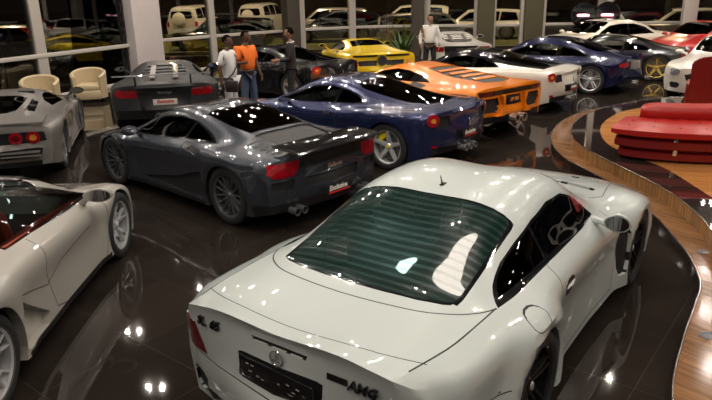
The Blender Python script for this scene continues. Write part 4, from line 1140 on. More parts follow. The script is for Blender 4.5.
# ------------------------------------------------------------------ setting
def nodes(name):
    m = bpy.data.materials.new(name); m.use_nodes = True; nt = m.node_tree; MATS[name] = m
    return m, nt, nt.nodes['Principled BSDF'], nt.nodes.new, nt.links.new
def m_floor():
    m, nt, b, N, L = nodes('dark_floor_tiles')
    tc = N('ShaderNodeTexCoord'); mp = N('ShaderNodeMapping'); mp.inputs['Rotation'].default_value = (0, 0, math.radians(38)); L(tc.outputs['Object'], mp.inputs[0])
    br = N('ShaderNodeTexBrick'); br.offset = 0; br.inputs['Scale'].default_value = 1; br.inputs['Brick Width'].default_value = .8; br.inputs['Row Height'].default_value = .8
    br.inputs['Mortar Size'].default_value = .003; br.inputs['Color1'].default_value = (.020, .0155, .0135, 1); br.inputs['Color2'].default_value = (.024, .0185, .016, 1); br.inputs['Mortar'].default_value = (.045, .037, .032, 1)
    L(mp.outputs[0], br.inputs['Vector'])
    n = N('ShaderNodeTexNoise'); n.inputs['Scale'].default_value = 1.3; n.inputs['Detail'].default_value = 6; L(tc.outputs['Object'], n.inputs['Vector'])
    mx = N('ShaderNodeMix'); mx.data_type = 'RGBA'; mx.blend_type = 'MULTIPLY'; mx.inputs[0].default_value = .6
    cr = N('ShaderNodeValToRGB'); cr.color_ramp.elements[0].position = .3; cr.color_ramp.elements[0].color = (.55, .55, .55, 1); cr.color_ramp.elements[1].position = .75; cr.color_ramp.elements[1].color = (1.35, 1.3, 1.25, 1)
    L(n.outputs['Fac'], cr.inputs[0]); L(br.outputs['Color'], mx.inputs[6]); L(cr.outputs[0], mx.inputs[7]); L(mx.outputs[2], b.inputs['Base Color'])
    mr = N('ShaderNodeMapRange'); mr.inputs['To Min'].default_value = .02; mr.inputs['To Max'].default_value = .06; L(n.outputs['Fac'], mr.inputs[0]); L(mr.outputs[0], b.inputs['Roughness'])
    return m
def m_wood(name, c1, c2, rough, rot=0.):
    m, nt, b, N, L = nodes(name)
    tc = N('ShaderNodeTexCoord'); mp = N('ShaderNodeMapping'); mp.inputs['Rotation'].default_value = (0, 0, rot); L(tc.outputs['Object'], mp.inputs[0])
    mp2 = N('ShaderNodeMapping'); mp2.inputs['Scale'].default_value = (2, 28, 2); L(mp.outputs[0], mp2.inputs[0])
    n = N('ShaderNodeTexNoise'); n.inputs['Scale'].default_value = 1; n.inputs['Detail'].default_value = 8; n.inputs['Distortion'].default_value = .6; L(mp2.outputs[0], n.inputs['Vector'])
    cr = N('ShaderNodeValToRGB'); cr.color_ramp.elements[0].position = .35; cr.color_ramp.elements[0].color = (*c1, 1); cr.color_ramp.elements[1].position = .65; cr.color_ramp.elements[1].color = (*c2, 1)
    L(n.outputs['Fac'], cr.inputs[0])
    br = N('ShaderNodeTexBrick'); br.inputs['Scale'].default_value = 1; br.inputs['Brick Width'].default_value = 1.6; br.inputs['Row Height'].default_value = .14; br.inputs['Mortar Size'].default_value = .0015
    br.inputs['Color1'].default_value = (.85, .85, .85, 1); br.inputs['Color2'].default_value = (1.1, 1.1, 1.1, 1); br.inputs['Mortar'].default_value = (.35, .35, .35, 1); L(mp.outputs[0], br.inputs['Vector'])
    mx = N('ShaderNodeMix'); mx.data_type = 'RGBA'; mx.blend_type = 'MULTIPLY'; mx.inputs[0].default_value = 1; L(cr.outputs[0], mx.inputs[6]); L(br.outputs['Color'], mx.inputs[7]); L(mx.outputs[2], b.inputs['Base Color'])
    b.inputs['Roughness'].default_value = rough
    return m
M_FLOOR = m_floor()
M_WOOD = m_wood('platform_oak', (.15, .070, .030), (.25, .125, .055), .12, .9)
M_WOOD2 = m_wood('platform_orange_wood', (.34, .14, .04), (.50, .22, .07), .12, .3)
M_RISER = m_wood('riser_wood', (.20, .10, .035), (.38, .2, .08), .1, 0.2)
M_RING = pbr('dark_polished_band', (.028, .018, .016), .05, coat=1)
M_FASCIA = pbr('dark_fascia', (.018, .012, .011), .08, coat=1)
M_EDGE = pbr('steel_edge', (.6, .56, .52), .2, 1)
M_COLUMN = pbr('column_cladding', (.80, .73, .74), .45, noise=(1.5, .12))
M_OLIVE = pbr('olive_plaster', (.11, .095, .055), .7, noise=(2, .2))
M_DKCOL = pbr('brown_plaster', (.085, .070, .058), .7, noise=(2, .2))
M_MULL = pbr('mullion_metal', (.62, .58, .54), .4)
M_PANE = glass('shop_window_glass', (.80, .82, .80), 1.0)
M_CEIL = pbr('ceiling_paint', (.045, .038, .033), .8)
M_ASPH = pbr('asphalt', (.020, .019, .018), .55, noise=(3, .3))
M_GRASS = pbr('lit_verge', (.07, .075, .010), .9, noise=(6, .4))
M_BACKW = pbr('building_facade', (.065, .045, .030), .85, noise=(.6, .4))
M_PAVE = pbr('pale_paving', (.16, .13, .10), .6, noise=(2, .2))
M_LAMP = pbr('lamp_glow', (1, .85, .65), .5, emit=(1, .80, .58), estr=60)
M_LAMPC = pbr('cool_lamp_glow', (.9, 1, .95), .5, emit=(.82, 1, .95), estr=9)
M_LAMPO = pbr('street_lamp_glow', (1, .6, .3), .5, emit=(1, .62, .30), estr=30)
CEIL = 5.2
WALL = [(-11.5, 6.0), (-10.0, 11.5), (-8.25, 15.4), (-7.84, 16.4), (-6.6, 18.9), (-6.0, 20.9), (-4.75, 22.3), (-2.55, 24.4), (-1.93, 24.9), (-.02, 25.7), (1.4, 25.95), (2.9, 25.75), (4.77, 25.5), (5.35, 25.3), (7.2, 25.2), (9.4, 25.2), (12.3, 24.6), (14.2, 22.5), (15.2, 18.5), (15.5, 9)]
b = NB(); box(b, (2, 10, -.1), (36, 34, .2)); struct(obj('floor', b, M_FLOOR))
b = NB(); box(b, (2, 62, -.16), (160, 90, .2)); struct(obj('ground', b, M_ASPH))
b = NB(); box(b, (2, 10.5, CEIL+.1), (36, 35, .2)); struct(obj('ceiling', b, M_CEIL))
for nm, pts in (('wall_left', [(-12, -6), (-11.5, 6)]), ('wall_right', [(15, 9), (15.5, -6)]), ('wall_back', [(-12, -6), (15.5, -6)])):
    b = NB(); (x0, y0), (x1, y1) = pts; d = Vector((x1-x0, y1-y0, 0)); a = math.atan2(d.y, d.x)
    box(b, ((x0+x1)/2, (y0+y1)/2, CEIL/2), (d.length, .2, CEIL), RZ(a)); struct(obj(nm, b, M_DKCOL))
def post(name, x, y, w, d, mat, rz=0., h=CEIL, lean=0.):
    b = NB(); box(b, (0, 0, h/2), (w, d, h), bev=.01)
    for v in b.verts: v.co.x += lean*v.co.z
    o = struct(obj(name, b, mat)); o.location = (x, y, 0); o.rotation_euler.z = rz; return o
# glass panes with frames, each bay its own window
bays = [(0, 1), (1, 2), (2, 4), (4, 5), (5, 6), (6, 7), (7, 8), (8, 9), (9, 10), (10, 11), (11, 12), (13, 14), (14, 15), (15, 16), (16, 17), (17, 18), (18, 19)]
TZ = 1.1
for n, (i, j) in enumerate(bays, 1):
    A, B = Vector((*WALL[i], 0)), Vector((*WALL[j], 0)); d = B-A; L = d.length; a = math.atan2(d.y, d.x)
    M = Matrix.Translation(A) @ Matrix.Rotation(a, 4, 'Z')
    b = NB(); box(b, (L/2, 0, CEIL/2), (L-.06, .012, CEIL)); p = obj('window_%d' % n, b, M_PANE); p.matrix_world = M; struct(p)
    b = NB(); box(b, (L/2, -.03, TZ), (L, .09, .10), bev=.01); t = obj('transom', b, M_MULL); t.parent = p
    b = NB(); box(b, (L/2, -.02, .05), (L, .12, .10), bev=.01); t = obj('sill_rail', b, M_MULL); t.parent = p
    b = NB(); box(b, (L/2, -.03, 3.6), (L, .09, .08), bev=.01); t = obj('upper_transom', b, M_MULL); t.parent = p
k = 1
for i in (1, 2, 3, 6, 8, 9, 11, 12, 13, 14, 15, 16, 17, 18):
    if i == 2: continue
    (x, y) = WALL[i]; P0, P1 = WALL[i-1], WALL[min(i+1, len(WALL)-1)]; a = math.atan2(P1[1]-P0[1], P1[0]-P0[0])
    post('trim_%d' % k, x, y-.02, .30 if i == 3 else .26 if i in (8, 9) else .22, .22, M_MULL, a); k += 1
post('column', -6.32, 19.6, 1.1, .75, M_COLUMN, math.radians(62))
post('column', -2.25, 24.35, .55, .4, M_DKCOL, math.radians(40))
post('column', 2.5, 25.5, .45, .4, M_DKCOL, 0)
post('column', 5.06, 25.2, .62, .3, M_OLIVE, -.1)
post('column', 6.82, 25.05, .7, .3, M_OLIVE, 0)
post('trim_20', 6.4, 25.1, .12, .2, M_MULL)
post('column', 11.95, 23.5, .45, .45, M_MULL, -.4)
# crossed steel braces in front of the glass
for s_, (xa, xb) in ((1, (7.9, 10.9)), (2, (11.1, 8.3))):
    b = NB(); tube(b, [(xa, 24.8, .0), (xb, 24.8, 3.4)], .10, 10); struct(obj('beam', b, M_MULL))
# two round lit signs hung on the braces
def sign_disc(x, y, z, label):
    r = empty('round_sign', label, 'sign', (x, y, z), math.radians(-20))
    b = NB(); lathe(b, [(.001, -.08), (.42, -.08), (.45, -.05), (.45, .06), (.001, .06)], 36); o = obj('sign_disc', b, M_GLOSSBLK, r)
    b = NB(); box(b, (0, -.09, -.02), (.44, .02, .09), bev=.03); obj('light_strip', b, pbr('pink_sign_glow', (1, .6, .7), .5, emit=(1, .35, .45), estr=1.6), r)
    b = NB(); box(b, (-.02, -.103, .0), (.26, .01, .035), bev=.01); obj('light_core', b, pbr('white_sign_glow', (1, 1, 1), .5, emit=(1, .95, .95), estr=4), r)
sign_disc(8.47, 24.35, 1.46, 'round black sign with lit pink strip, the one nearer the man in white shirt')
sign_disc(9.35, 24.35, 1.46, 'round black sign with lit pink strip, the one nearer the red armchair')
# outside: verge, kerb, building
b = NB(); box(b, (-1.5, 31.5, -.02), (22, 6.0, .1)); struct(obj('lawn', b, M_GRASS))
b = NB(); box(b, (-1.5, 28.2, 0), (22, .3, .14)); box(b, (-1.5, 34.6, 0), (22, .3, .14)); struct(obj('kerb', b, M_PAVE))
b = NB(); box(b, (0, 70, 5), (150, 2, 12))
for k in range(-8, 9): box(b, (k*8, 68.6, 5), (1.6, 1.2, 12))
struct(obj('building_exterior', b, M_BACKW))
# ------------------------------------------------------------------ curved platform with sofa
T1 = [(1.60, 2.4), (1.93, 3.35), (2.34, 4.05), (2.69, 4.57), (2.93, 4.95), (3.11, 5.48), (3.22, 6.06), (3.31, 6.76), (3.33, 7.66), (3.22, 8.4), (3.10, 9.3), (3.24, 10.33), (3.58, 11.25), (4.01, 12.0), (4.62, 12.75), (5.49, 13.38), (6.25, 13.9), (7.2, 14.2), (8.6, 14.0)]
T2 = [(3.0, 4.6), (3.43, 5.75), (3.57, 6.48), (3.60, 7.05), (3.55, 7.63), (3.46, 8.25), (3.39, 8.8), (3.36, 9.3), (3.42, 9.8), (3.58, 10.38), (3.93, 11.15), (4.43, 11.85), (5.06, 12.47), (5.82, 12.96), (6.8, 13.3), (8.6, 13.2)]
T3 = [(3.7, 5.2), (3.92, 6.2), (3.98, 7.06), (4.0, 8.0), (3.86, 8.6), (3.78, 9.25), (3.92, 9.98), (4.22, 10.73), (4.64, 11.39), (5.1, 11.9), (5.9, 12.35), (6.9, 12.6), (8.6, 12.5)]
def slab(pts, z0, z1, top, side, name, far=9.2):
    c = curve2(pts, 6); P = c+[(far, c[-1][1]), (far, c[0][1])]
    b = NB(); a = [b.verts.new((x, y, z0)) for x, y in P]; t = [b.verts.new((x, y, z1)) for x, y in P]
    f = b.faces.new(t); f.material_index = 0
    n = len(P)
    for i in range(n): f = b.faces.new((a[i], a[(i+1) % n], t[(i+1) % n], t[i])); f.material_index = 1
    return struct(obj(name, b, [top, side], ang=30)), c
slab(T1, 0, .12, M_WOOD, M_FASCIA, 'floor_platform_lower')
o2, c2 = slab(T2, .12, .28, M_RING, M_RISER, 'floor_platform_upper')
slab(T3, .27, .283, M_WOOD2, M_WOOD2, 'floor_platform_inner')
for c_, z, nm in ((curve2(T1, 6), .12, 'trim_1_platform'), (curve2(T2, 6), .28, 'trim_2_platform')):
    b = NB(); tube(b, [(x, y, z) for x, y in c_], .008, 6); struct(obj('trim_%d' % (21 if z < .2 else 22), b, M_EDGE))
M_LEATHER = pbr('red_leather', (.36, .010, .008), .33, bump=(40, .15))
M_DLEATHER = pbr('dark_red_leather', (.19, .011, .011), .32, bump=(40, .15))
def arc_solid(bm, cx, cy, r0, r1, a0, a1, z0, z1, n=40, rr=.05, mi=0, tuft=0.):
    """curved cushion with rounded long edges"""
    rings = []
    for k in range(n+1):
        a = a0+(a1-a0)*k/n; e = min(1, min(k, n-k)/3.)**.5 if n > 6 else 1
        prof = []
        for (u, v) in ((0, .25), (.08, 0), (.92, 0), (1, .25), (1, .75), (.92, 1), (.5, 1), (.08, 1), (0, .75)):
            r = r0+(r1-r0)*(.5+(u-.5)*(.82+.18*e)); z = z0+(z1-z0)*(.5+(v-.5)*(.7+.3*e))
            if tuft and v == 1: z += tuft*math.cos(k*PI/1.5)
            prof.append((cx+r*math.cos(a), cy+r*math.sin(a), z))
        rings.append(prof)
    loft(bm, rings, mi)
sofa = empty('curved_sofa', 'long curved red leather sofa with tufted seat on the raised platform', 'sofa', (0, 0, 0))
SX, SY = 6.3, 10.9
SA0, SA1 = math.radians(158), math.radians(290)
def sofa_part(nm, r0, r1, z0, z1, mat, a0=SA0, a1=SA1, tuft=0, n=40):
    b = NB(); arc_solid(b, SX, SY, r0, r1, a0, a1, z0, z1, n, tuft=tuft); return obj(nm, b, mat, sofa, ang=50)
SOFA = dict()
for x, y in ((2.54, 4.08), (3.29, 5.6)):   # flush glass uplights in the wooden band
    r = empty('floor_uplight', 'round steel-rimmed glass uplight set into the wooden platform band', 'light', (x, y, .122), 0, 'platform uplights')
    b = NB(); lathe(b, [(.045, 0), (.06, 0), (.06, .008), (.045, .01)], 20, 0, Matrix.Rotation(PI/2, 4, 'X'), close=True); obj('rim', b, M_CHROME, r)
    b = NB(); lathe(b, [(.001, .004), (.046, .004)], 20, 0, Matrix.Rotation(PI/2, 4, 'X')); obj('lens', b, M_LENS, r)
# ------------------------------------------------------------------ people
M_SKIN = pbr('skin', (.30, .16, .10), .5)
M_SKIND = pbr('deep_skin', (.10, .050, .030), .5)
M_HAIR = pbr('dark_hair', (.006, .005, .004), 1, spec=.05)
M_EYE = pbr('eye', (.02, .015, .012), .2)
M_LIP = pbr('lip', (.22, .08, .06), .5)
def skin_mesh(name, verts, edges, rad, mat, parent, sub=2, root=0):
    """verts: points, rad: (rx, ry) per vertex, grown into one smooth surface"""
    bm = NB(); lay = bm.verts.layers.skin.verify(); vs = [bm.verts.new(v) for v in verts]
    for a, b in edges: bm.edges.new((vs[a], vs[b]))
    for i, v in enumerate(vs):
        r = rad[i]; v[lay].radius = r if isinstance(r, tuple) else (r, r); v[lay].use_root = (i == root)
    me = bpy.data.meshes.new('t'); bm.to_mesh(me); bm.free()
    o = bpy.data.objects.new('t', me); COL.objects.link(o)
    m = o.modifiers.new('s', 'SKIN'); m.use_smooth_shade = True
    m = o.modifiers.new('d', 'SUBSURF'); m.levels = sub; m.render_levels = sub
    dg = bpy.context.evaluated_depsgraph_get(); dg.update()
    m2 = bpy.data.meshes.new_from_object(o.evaluated_get(dg)); m2.name = name
    bpy.data.objects.remove(o); bpy.data.meshes.remove(me)
    m2.materials.clear(); m2.materials.append(mat)
    m2.polygons.foreach_set('use_smooth', [True]*len(m2.polygons))
    q = bpy.data.objects.new(name, m2); COL.objects.link(q); q.parent = parent
    return q
def person(loc, rz, label, h, skin, top_mat, leg_mat, shoe_mat, armL, armR, head_turn=0., long_sleeve=False, jacket=False, belly=0., stance=.10, collar=None, belt=None, hem=.94):
    """faces +x. armL / armR: (elbow, wrist) relative to the shoulder"""
    root = empty('person', label, 'person', loc, rz); k = h/1.78
    V = lambda x, y, z: Vector((x*k, y*k, z*k))
    J = {'pel': V(0, 0, .95), 'sp': V(.01, 0, 1.12), 'ch': V(0, 0, 1.32), 'nk': V(-.01, 0, 1.47), 'n2': V(.005, 0, 1.55)}
    for s, n in ((1, 'L'), (-1, 'R')):
        J['sh'+n] = V(-.01, s*.185, 1.42); J['hp'+n] = V(0, s*.09, .90); J['kn'+n] = V(.025, s*(.09+stance*.35), .50); J['an'+n] = V(-.02, s*(.09+stance*.6), .09)
        J['he'+n] = V(-.05, s*(.09+stance*.6), .035); J['to'+n] = V(.15, s*(.10+stance*.8), .03)
        e, w = (armL if s > 0 else armR)
        J['el'+n] = J['sh'+n]+Vector(e)*k; J['wr'+n] = J['sh'+n]+Vector(w)*k
    names = ['pel', 'sp', 'ch', 'nk', 'n2']; edges = [('pel', 'sp'), ('sp', 'ch'), ('ch', 'nk'), ('nk', 'n2')]
    rad = {'pel': (.11, .085), 'sp': (.10, .08), 'ch': (.11, .08), 'nk': .05, 'n2': .055}
    for n in 'LR':
        names += [x+n for x in ('sh', 'el', 'wr', 'hp', 'kn', 'an', 'to')]
        edges += [('ch', 'sh'+n), ('sh'+n, 'el'+n), ('el'+n, 'wr'+n), ('pel', 'hp'+n), ('hp'+n, 'kn'+n), ('kn'+n, 'an'+n), ('an'+n, 'to'+n)]
        rad.update({'sh'+n: .045, 'el'+n: .042, 'wr'+n: .028, 'hp'+n: .075, 'kn'+n: .058, 'an'+n: .04, 'to'+n: .035})
    # palms and fingers
    for s, n in ((1, 'L'), (-1, 'R')):
        d = (J['wr'+n]-J['el'+n]).normalized(); side = d.cross(Vector((0, s, .2))).normalized()
        if side.x < 0: side = -side
        pl = J['wr'+n]+d*.06*k; J['pm'+n] = pl; names.append('pm'+n); edges.append(('wr'+n, 'pm'+n)); rad['pm'+n] = (.034, .022)
        curl = side.cross(d).normalized()*(-s)*.35
        for f, (o, L) in enumerate(((.028, .07), (.010, .08), (-.010, .075), (-.027, .058))):
            a, c_ = 'fa%d' % f+n, 'fb%d' % f+n
            J[a] = pl+d*.045*k+side*o*k; J[c_] = J[a]+(d+curl).normalized()*L*k
            names += [a, c_]; edges += [('pm'+n, a), (a, c_)]; rad[a] = .010; rad[c_] = .008
        a, c_ = 'th'+n, 'tj'+n
        J[a] = J['wr'+n]+d*.035*k+side*.04*k; J[c_] = J[a]+(d+side*.6).normalized()*.05*k
        names += [a, c_]; edges += [('pm'+n, a), (a, c_)]; rad[a] = .011; rad[c_] = .009
    ix = {n: i for i, n in enumerate(names)}
    body = skin_mesh('body', [J[n] for n in names], [(ix[a], ix[b]) for a, b in edges], [rad[n] if isinstance(rad[n], tuple) else rad[n] for n in names], skin, root, 1)
    # head with a face
    b = NB(); hc = V(.02, 0, 1.665); R = RZ(head_turn)
    vs = ell(b, (0, 0, 0), (.098*k, .076*k, .118*k), n=20)
    for v in vs:
        if v.co.z < 0: v.co.x += .010*k; v.co.y *= 1-.9*(-v.co.z)*1.6; v.co.x *= 1-.3*(-v.co.z/.118/k)*.3
    prism(b, [(.085*k, .02*k), (.118*k, -.028*k), (.085*k, -.034*k)], -.013*k, .013*k, 'y')
    for s in (1, -1): ell(b, (-.005*k, s*.078*k, -.005*k), (.02*k, .010*k, .03*k), n=8)
    hd = obj('head', b, skin, root, ang=70); hd.matrix_local = Matrix.Translation(hc) @ R.to_4x4()
    for s in (1, -1):
        b = NB(); ell(b, (.088*k, s*.030*k, .012*k), (.008*k, .012*k, .006*k), n=8); obj('eye', b, M_EYE, hd)
    b = NB(); ell(b, (.093*k, 0, -.058*k), (.008*k, .024*k, .006*k), n=8); obj('mouth', b, M_LIP, hd)
    b = NB(); vs = ell(b, (-.008*k, 0, .018*k), (.104*k, .084*k, .112*k), n=20)
    bmesh.ops.delete(b, geom=[v for v in vs if (v.co.x > .035*k and v.co.z < .062*k) or v.co.z < -.045*k], context='VERTS'); obj('hair', b, M_HAIR, hd, ang=70)
    # shirt or jacket
    hem = hem if not jacket else .82
    tn = ['pel', 'sp', 'ch', 'nk']; te = [('pel', 'sp'), ('sp', 'ch'), ('ch', 'nk')]
    tr = {'pel': (.168, .132), 'sp': (.158, .128+belly), 'ch': (.178, .140), 'nk': .075}
    P2 = dict(J); P2['pel'] = V(.005+belly*.3, 0, hem); P2['sp'] = J['sp']+V(belly*.5, 0, 0); P2['nk'] = J['nk']+V(0, 0, -.015)
    if jacket: tr['pel'] = (.175, .14)
    for n in 'LR':
        P2['sh'+n] = J['sh'+n]; tn.append('sh'+n); te.append(('ch', 'sh'+n)); tr['sh'+n] = .088
        if long_sleeve:
            P2['wr'+n] = J['el'+n]+(J['wr'+n]-J['el'+n])*.95
            tn += ['el'+n, 'wr'+n]; te += [('sh'+n, 'el'+n), ('el'+n, 'wr'+n)]; tr['el'+n] = .058; tr['wr'+n] = .044
        else:
            P2['sl'+n] = J['sh'+n]+(J['el'+n]-J['sh'+n])*.85; tn.append('sl'+n); te.append(('sh'+n, 'sl'+n)); tr['sl'+n] = .070
    ti = {n: i for i, n in enumerate(tn)}
    skin_mesh('jacket' if jacket else 'shirt', [P2[n] for n in tn], [(ti[a], ti[b_]) for a, b_ in te], [tr[n] for n in tn], top_mat, root, 2)
    # trousers
    pn = ['pel']; pe = []; pr = {'pel': (.170, .132)}; P3 = dict(J); P3['pel'] = V(0, 0, .99)
    for n in 'LR':
        P3['an'+n] = J['an'+n]+V(.01, 0, -.01)
        pn += ['hp'+n, 'kn'+n, 'an'+n]; pe += [('pel', 'hp'+n), ('hp'+n, 'kn'+n), ('kn'+n, 'an'+n)]; pr.update({'hp'+n: .102, 'kn'+n: .078, 'an'+n: .066})
    pi = {n: i for i, n in enumerate(pn)}
    skin_mesh('trousers', [P3[n] for n in pn], [(pi[a], pi[b_]) for a, b_ in pe], [pr[n] for n in pn], leg_mat, root, 2)
    for n in 'LR':
        b = NB(); c = (J['he'+n]+J['to'+n])/2; box(b, (c.x, c.y, .045*k), (.29*k, .10*k, .09*k), bev=.03, seg=3); obj('shoe', b, shoe_mat, root, ang=60)
    if collar:
        b = NB(); tube(b, [V(-.01, 0, 1.475)+Vector((.068*k*math.cos(a), .072*k*math.sin(a), .012*math.cos(a)*-1)) for a in np.linspace(0, 2*PI, 14, endpoint=False)], .016*k, 6, closed=True); obj('collar', b, collar, root)
    if belt:
        b = NB(); tube(b, [V(.0, 0, .985)+Vector((.128*k*math.cos(a), .160*k*math.sin(a), 0)) for a in np.linspace(0, 2*PI, 20, endpoint=False)], .02*k, 6, closed=True); obj('belt', b, belt, root)
    return root, J
M_WSHIRT = pbr('white_cotton', (.72, .70, .70), .8, bump=(30, .3))
M_WTROU = pbr('white_trousers', (.62, .62, .64), .8)
M_OSHIRT = pbr('orange_cotton', (.82, .17, .015), .8, bump=(30, .3))
M_JEANS = pbr('blue_denim', (.06, .09, .16), .8, noise=(20, .3))
M_SUIT = pbr('black_suit', (.012, .012, .014), .7)
M_SHOE = pbr('black_shoe', (.01, .01, .01), .3)
M_STRAP = pbr('dark_strap', (.03, .02, .02), .6)
p1, J1 = person((-2.46, 12.8, 0), math.radians(-15), 'person in white polo shirt and white trousers with dark strap across the chest', 1.74, M_SKIND, M_WSHIRT, M_WTROU, M_SHOE,
    ((.02, .05, -.28), (.10, .06, -.52)), ((-.06, -.07, -.27), (-.02, -.09, -.53)), 0., belly=.035, collar=M_WSHIRT, hem=.87)
b = NB(); tube(b, [(.02, .14, 1.44), (.15, .08, 1.32), (.185, -.02, 1.15), (.15, -.13, 1.02), (.05, -.20, .92)], .014, 6); tube(b, [(.02, .14, 1.44), (-.10, .08, 1.36), (-.14, -.05, 1.15), (-.08, -.18, .95), (.05, -.20, .92)], .014, 6); obj('shoulder_strap', b, M_STRAP, p1)
bg = empty('shoulder_bag', 'dark shoulder bag hanging at the hip of the person in white polo', 'bag', (-2.35, 12.45, .80), math.radians(-15))
b = NB(); box(b, (0, 0, 0), (.26, .09, .22), bev=.03); obj('bag_body', b, M_STRAP, bg)
b = NB(); box(b, (0, -.05, .04), (.25, .015, .14), bev=.006); obj('bag_flap', b, M_STRAP, bg)
person((-2.2, 13.45, 0), math.radians(-40), 'person in bright orange polo shirt and blue jeans talking with the person in black suit', 1.78, M_SKIND, M_OSHIRT, M_JEANS, M_SHOE,
    ((.03, .06, -.28), (.14, .05, -.50)), ((.02, -.08, -.27), (.25, -.10, -.24)), .2, belly=.03, collar=M_OSHIRT, belt=M_STRAP)
person((-1.35, 14.12, 0), math.radians(185), 'person in black suit standing side-on beside the black coupe, hands held forward', 1.79, M_SKIN, M_SUIT, M_SUIT, M_SHOE,
    ((.03, .04, -.28), (.26, .0, -.30)), ((.03, -.04, -.28), (.24, .0, -.34)), 0., long_sleeve=True, jacket=True, collar=M_WSHIRT)
person((2.24, 19.1, 0), math.radians(-95), 'person in white long-sleeved shirt and black trousers by the potted palm', 1.79, M_SKIN, M_WSHIRT, M_SUIT, M_SHOE,
    ((.0, .09, -.27), (.05, .08, -.48)), ((.0, -.09, -.27), (.05, -.08, -.48)), 0., long_sleeve=True, collar=M_WSHIRT, belt=M_SHOE)
R_ = math.radians
def sofa_build():
    g = math.radians
    for nm, r0, r1, z0, z1, m, a0, a1, t in (
        ('base_lower', 2.0, 2.92, .285, .45, M_DLEATHER, 236, 330, 0), ('base_upper', 2.0, 2.96, .43, .61, M_DLEATHER, 235, 330, 0),
        ('seat_cushion', 1.95, 3.0, .60, .74, M_LEATHER, 234, 330, .006), ('backrest', 1.75, 2.2, .70, .90, M_LEATHER, 239, 330, .0)):
        b = NB(); arc_solid(b, 5.2, 10.9, r0, r1, g(a0), g(a1), z0, z1, 44, tuft=t); obj(nm, b, m, sofa, ang=50)
    for k, a in enumerate((250, 275, 300)):
        a = g(a); b = NB(); box(b, (5.2+2.93*math.cos(a), 10.9+2.93*math.sin(a), .50), (.03, .055, .22), RZ(a), bev=.008); obj('chrome_clip', b, M_CHROME, sofa)
    for k in range(14):   # deep buttons of the tufting
        a = g(238+k*6.5)
        for r in (2.45, 2.8):
            b = NB(); ell(b, (5.2+r*math.cos(a), 10.9+r*math.sin(a), .742), (.016, .016, .007), n=8); obj('tuft_button', b, M_DLEATHER, sofa)
sofa_build()
hc = empty('high_back_chair', 'tall dark red high-backed chair behind the curved red sofa', 'chair', (5.99, 10.8, .283), R_(62))
b = NB(); prism(b, [(.3, .35), (.3, 1.02), (.18, 1.10), (0, 1.13), (-.18, 1.10), (-.3, 1.02), (-.3, .35)], -.34, -.26, 'x')
bmesh.ops.bevel(b, geom=b.edges[:], offset=.02, segments=2, affect='EDGES'); 
for v in b.verts: v.co.x += -.06*(v.co.z-.35)
obj('backrest', b, M_DLEATHER, hc)
b = NB(); box(b, (0, 0, .40), (.60, .60, .14), bev=.04); obj('seat', b, M_DLEATHER, hc)
for s in (1, -1):
    b = NB(); box(b, (-.02, s*.31, .50), (.55, .08, .34), bev=.03); obj('armrest', b, M_DLEATHER, hc)
b = NB(); lathe(b, [(.001, .0), (.26, .0), (.26, .02), (.03, .04), (.03, .34), (.001, .34)], 24, 0, Matrix.Rotation(PI/2, 4, 'X'))
obj('swivel_base', b, M_CHROME, hc)
# tub armchairs by the glass
M_CREAM = pbr('cream_leather', (.52, .42, .27), .45)
def tub_chair(x, y, rz, label):
    r = empty('tub_armchair', label, 'armchair', (x, y, 0), R_(rz), 'cream armchairs by the glass')
    b = NB(); rings = []
    for k in range(25):
        a = R_(50+260*k/24); t = abs(k-12)/12; hz = .80-.16*t**2
        ca, sa = math.cos(a), math.sin(a)
        rings.append([(ca*.40, sa*.40, .10), (ca*.42, sa*.42, hz-.03), (ca*.38, sa*.38, hz), (ca*.33, sa*.33, hz-.03), (ca*.30, sa*.30, .10)])
    loft(b, rings); obj('shell', b, M_CREAM, r, ang=50)
    b = NB(); box(b, (.03, 0, .36), (.56, .56, .16), bev=.05); obj('seat', b, M_CREAM, r)
    b = NB(); box(b, (.03, 0, .19), (.58, .60, .22), bev=.03); obj('base', b, M_CREAM, r)
    for sx in (.26, -.22):
        for sy in (.24, -.24):
            b = NB(); tube(b, [(sx, sy, .10), (sx, sy, .0)], .02, 8); obj('leg', b, M_BLACK, r)
tub_chair(-6.55, 16.0, -80, 'cream leather tub armchair standing free before the glass beside the satin black car')
tub_chair(-7.15, 14.7, -70, 'cream leather tub armchair half hidden behind the silver racing coupe')
# potted palm
pot = empty('potted_palm', 'leafy green palm in a dark pot beside the person in white shirt', 'plant', (1.6, 21.2, 0))
b = NB(); lathe(b, [(.001, 0), (.16, 0), (.22, .38), (.20, .40), (.001, .36)], 20, 0, Matrix.Rotation(PI/2, 4, 'X')); obj('pot', b, M_BLACK, pot)
M_LEAF = pbr('palm_leaf', (.04, .09, .02), .5)
b = NB()
for k in range(46):
    a = k*2.4; L = .55+.5*random.random(); e = .5+.8*random.random(); c = Vector((math.cos(a), math.sin(a), 0)); sd = Vector((-c.y, c.x, 0))
    P = []
    for t in (0, .35, .7, 1): P.append(Vector((0, 0, .38))+c*(L*.75*t)*(1.2-e*.4)+Vector((0, 0, L*e*1.3*t-.45*L*t*t)))
    w = [.012, .035, .028, .002]; A = [b.verts.new(p+sd*w_) for p, w_ in zip(P, w)]; B = [b.verts.new(p-sd*w_+Vector((0, 0, .01))) for p, w_ in zip(P, w)]
    for i in range(3): b.faces.new((A[i], A[i+1], B[i+1], B[i]))
obj('fronds', b, M_LEAF, pot, recalc=False)
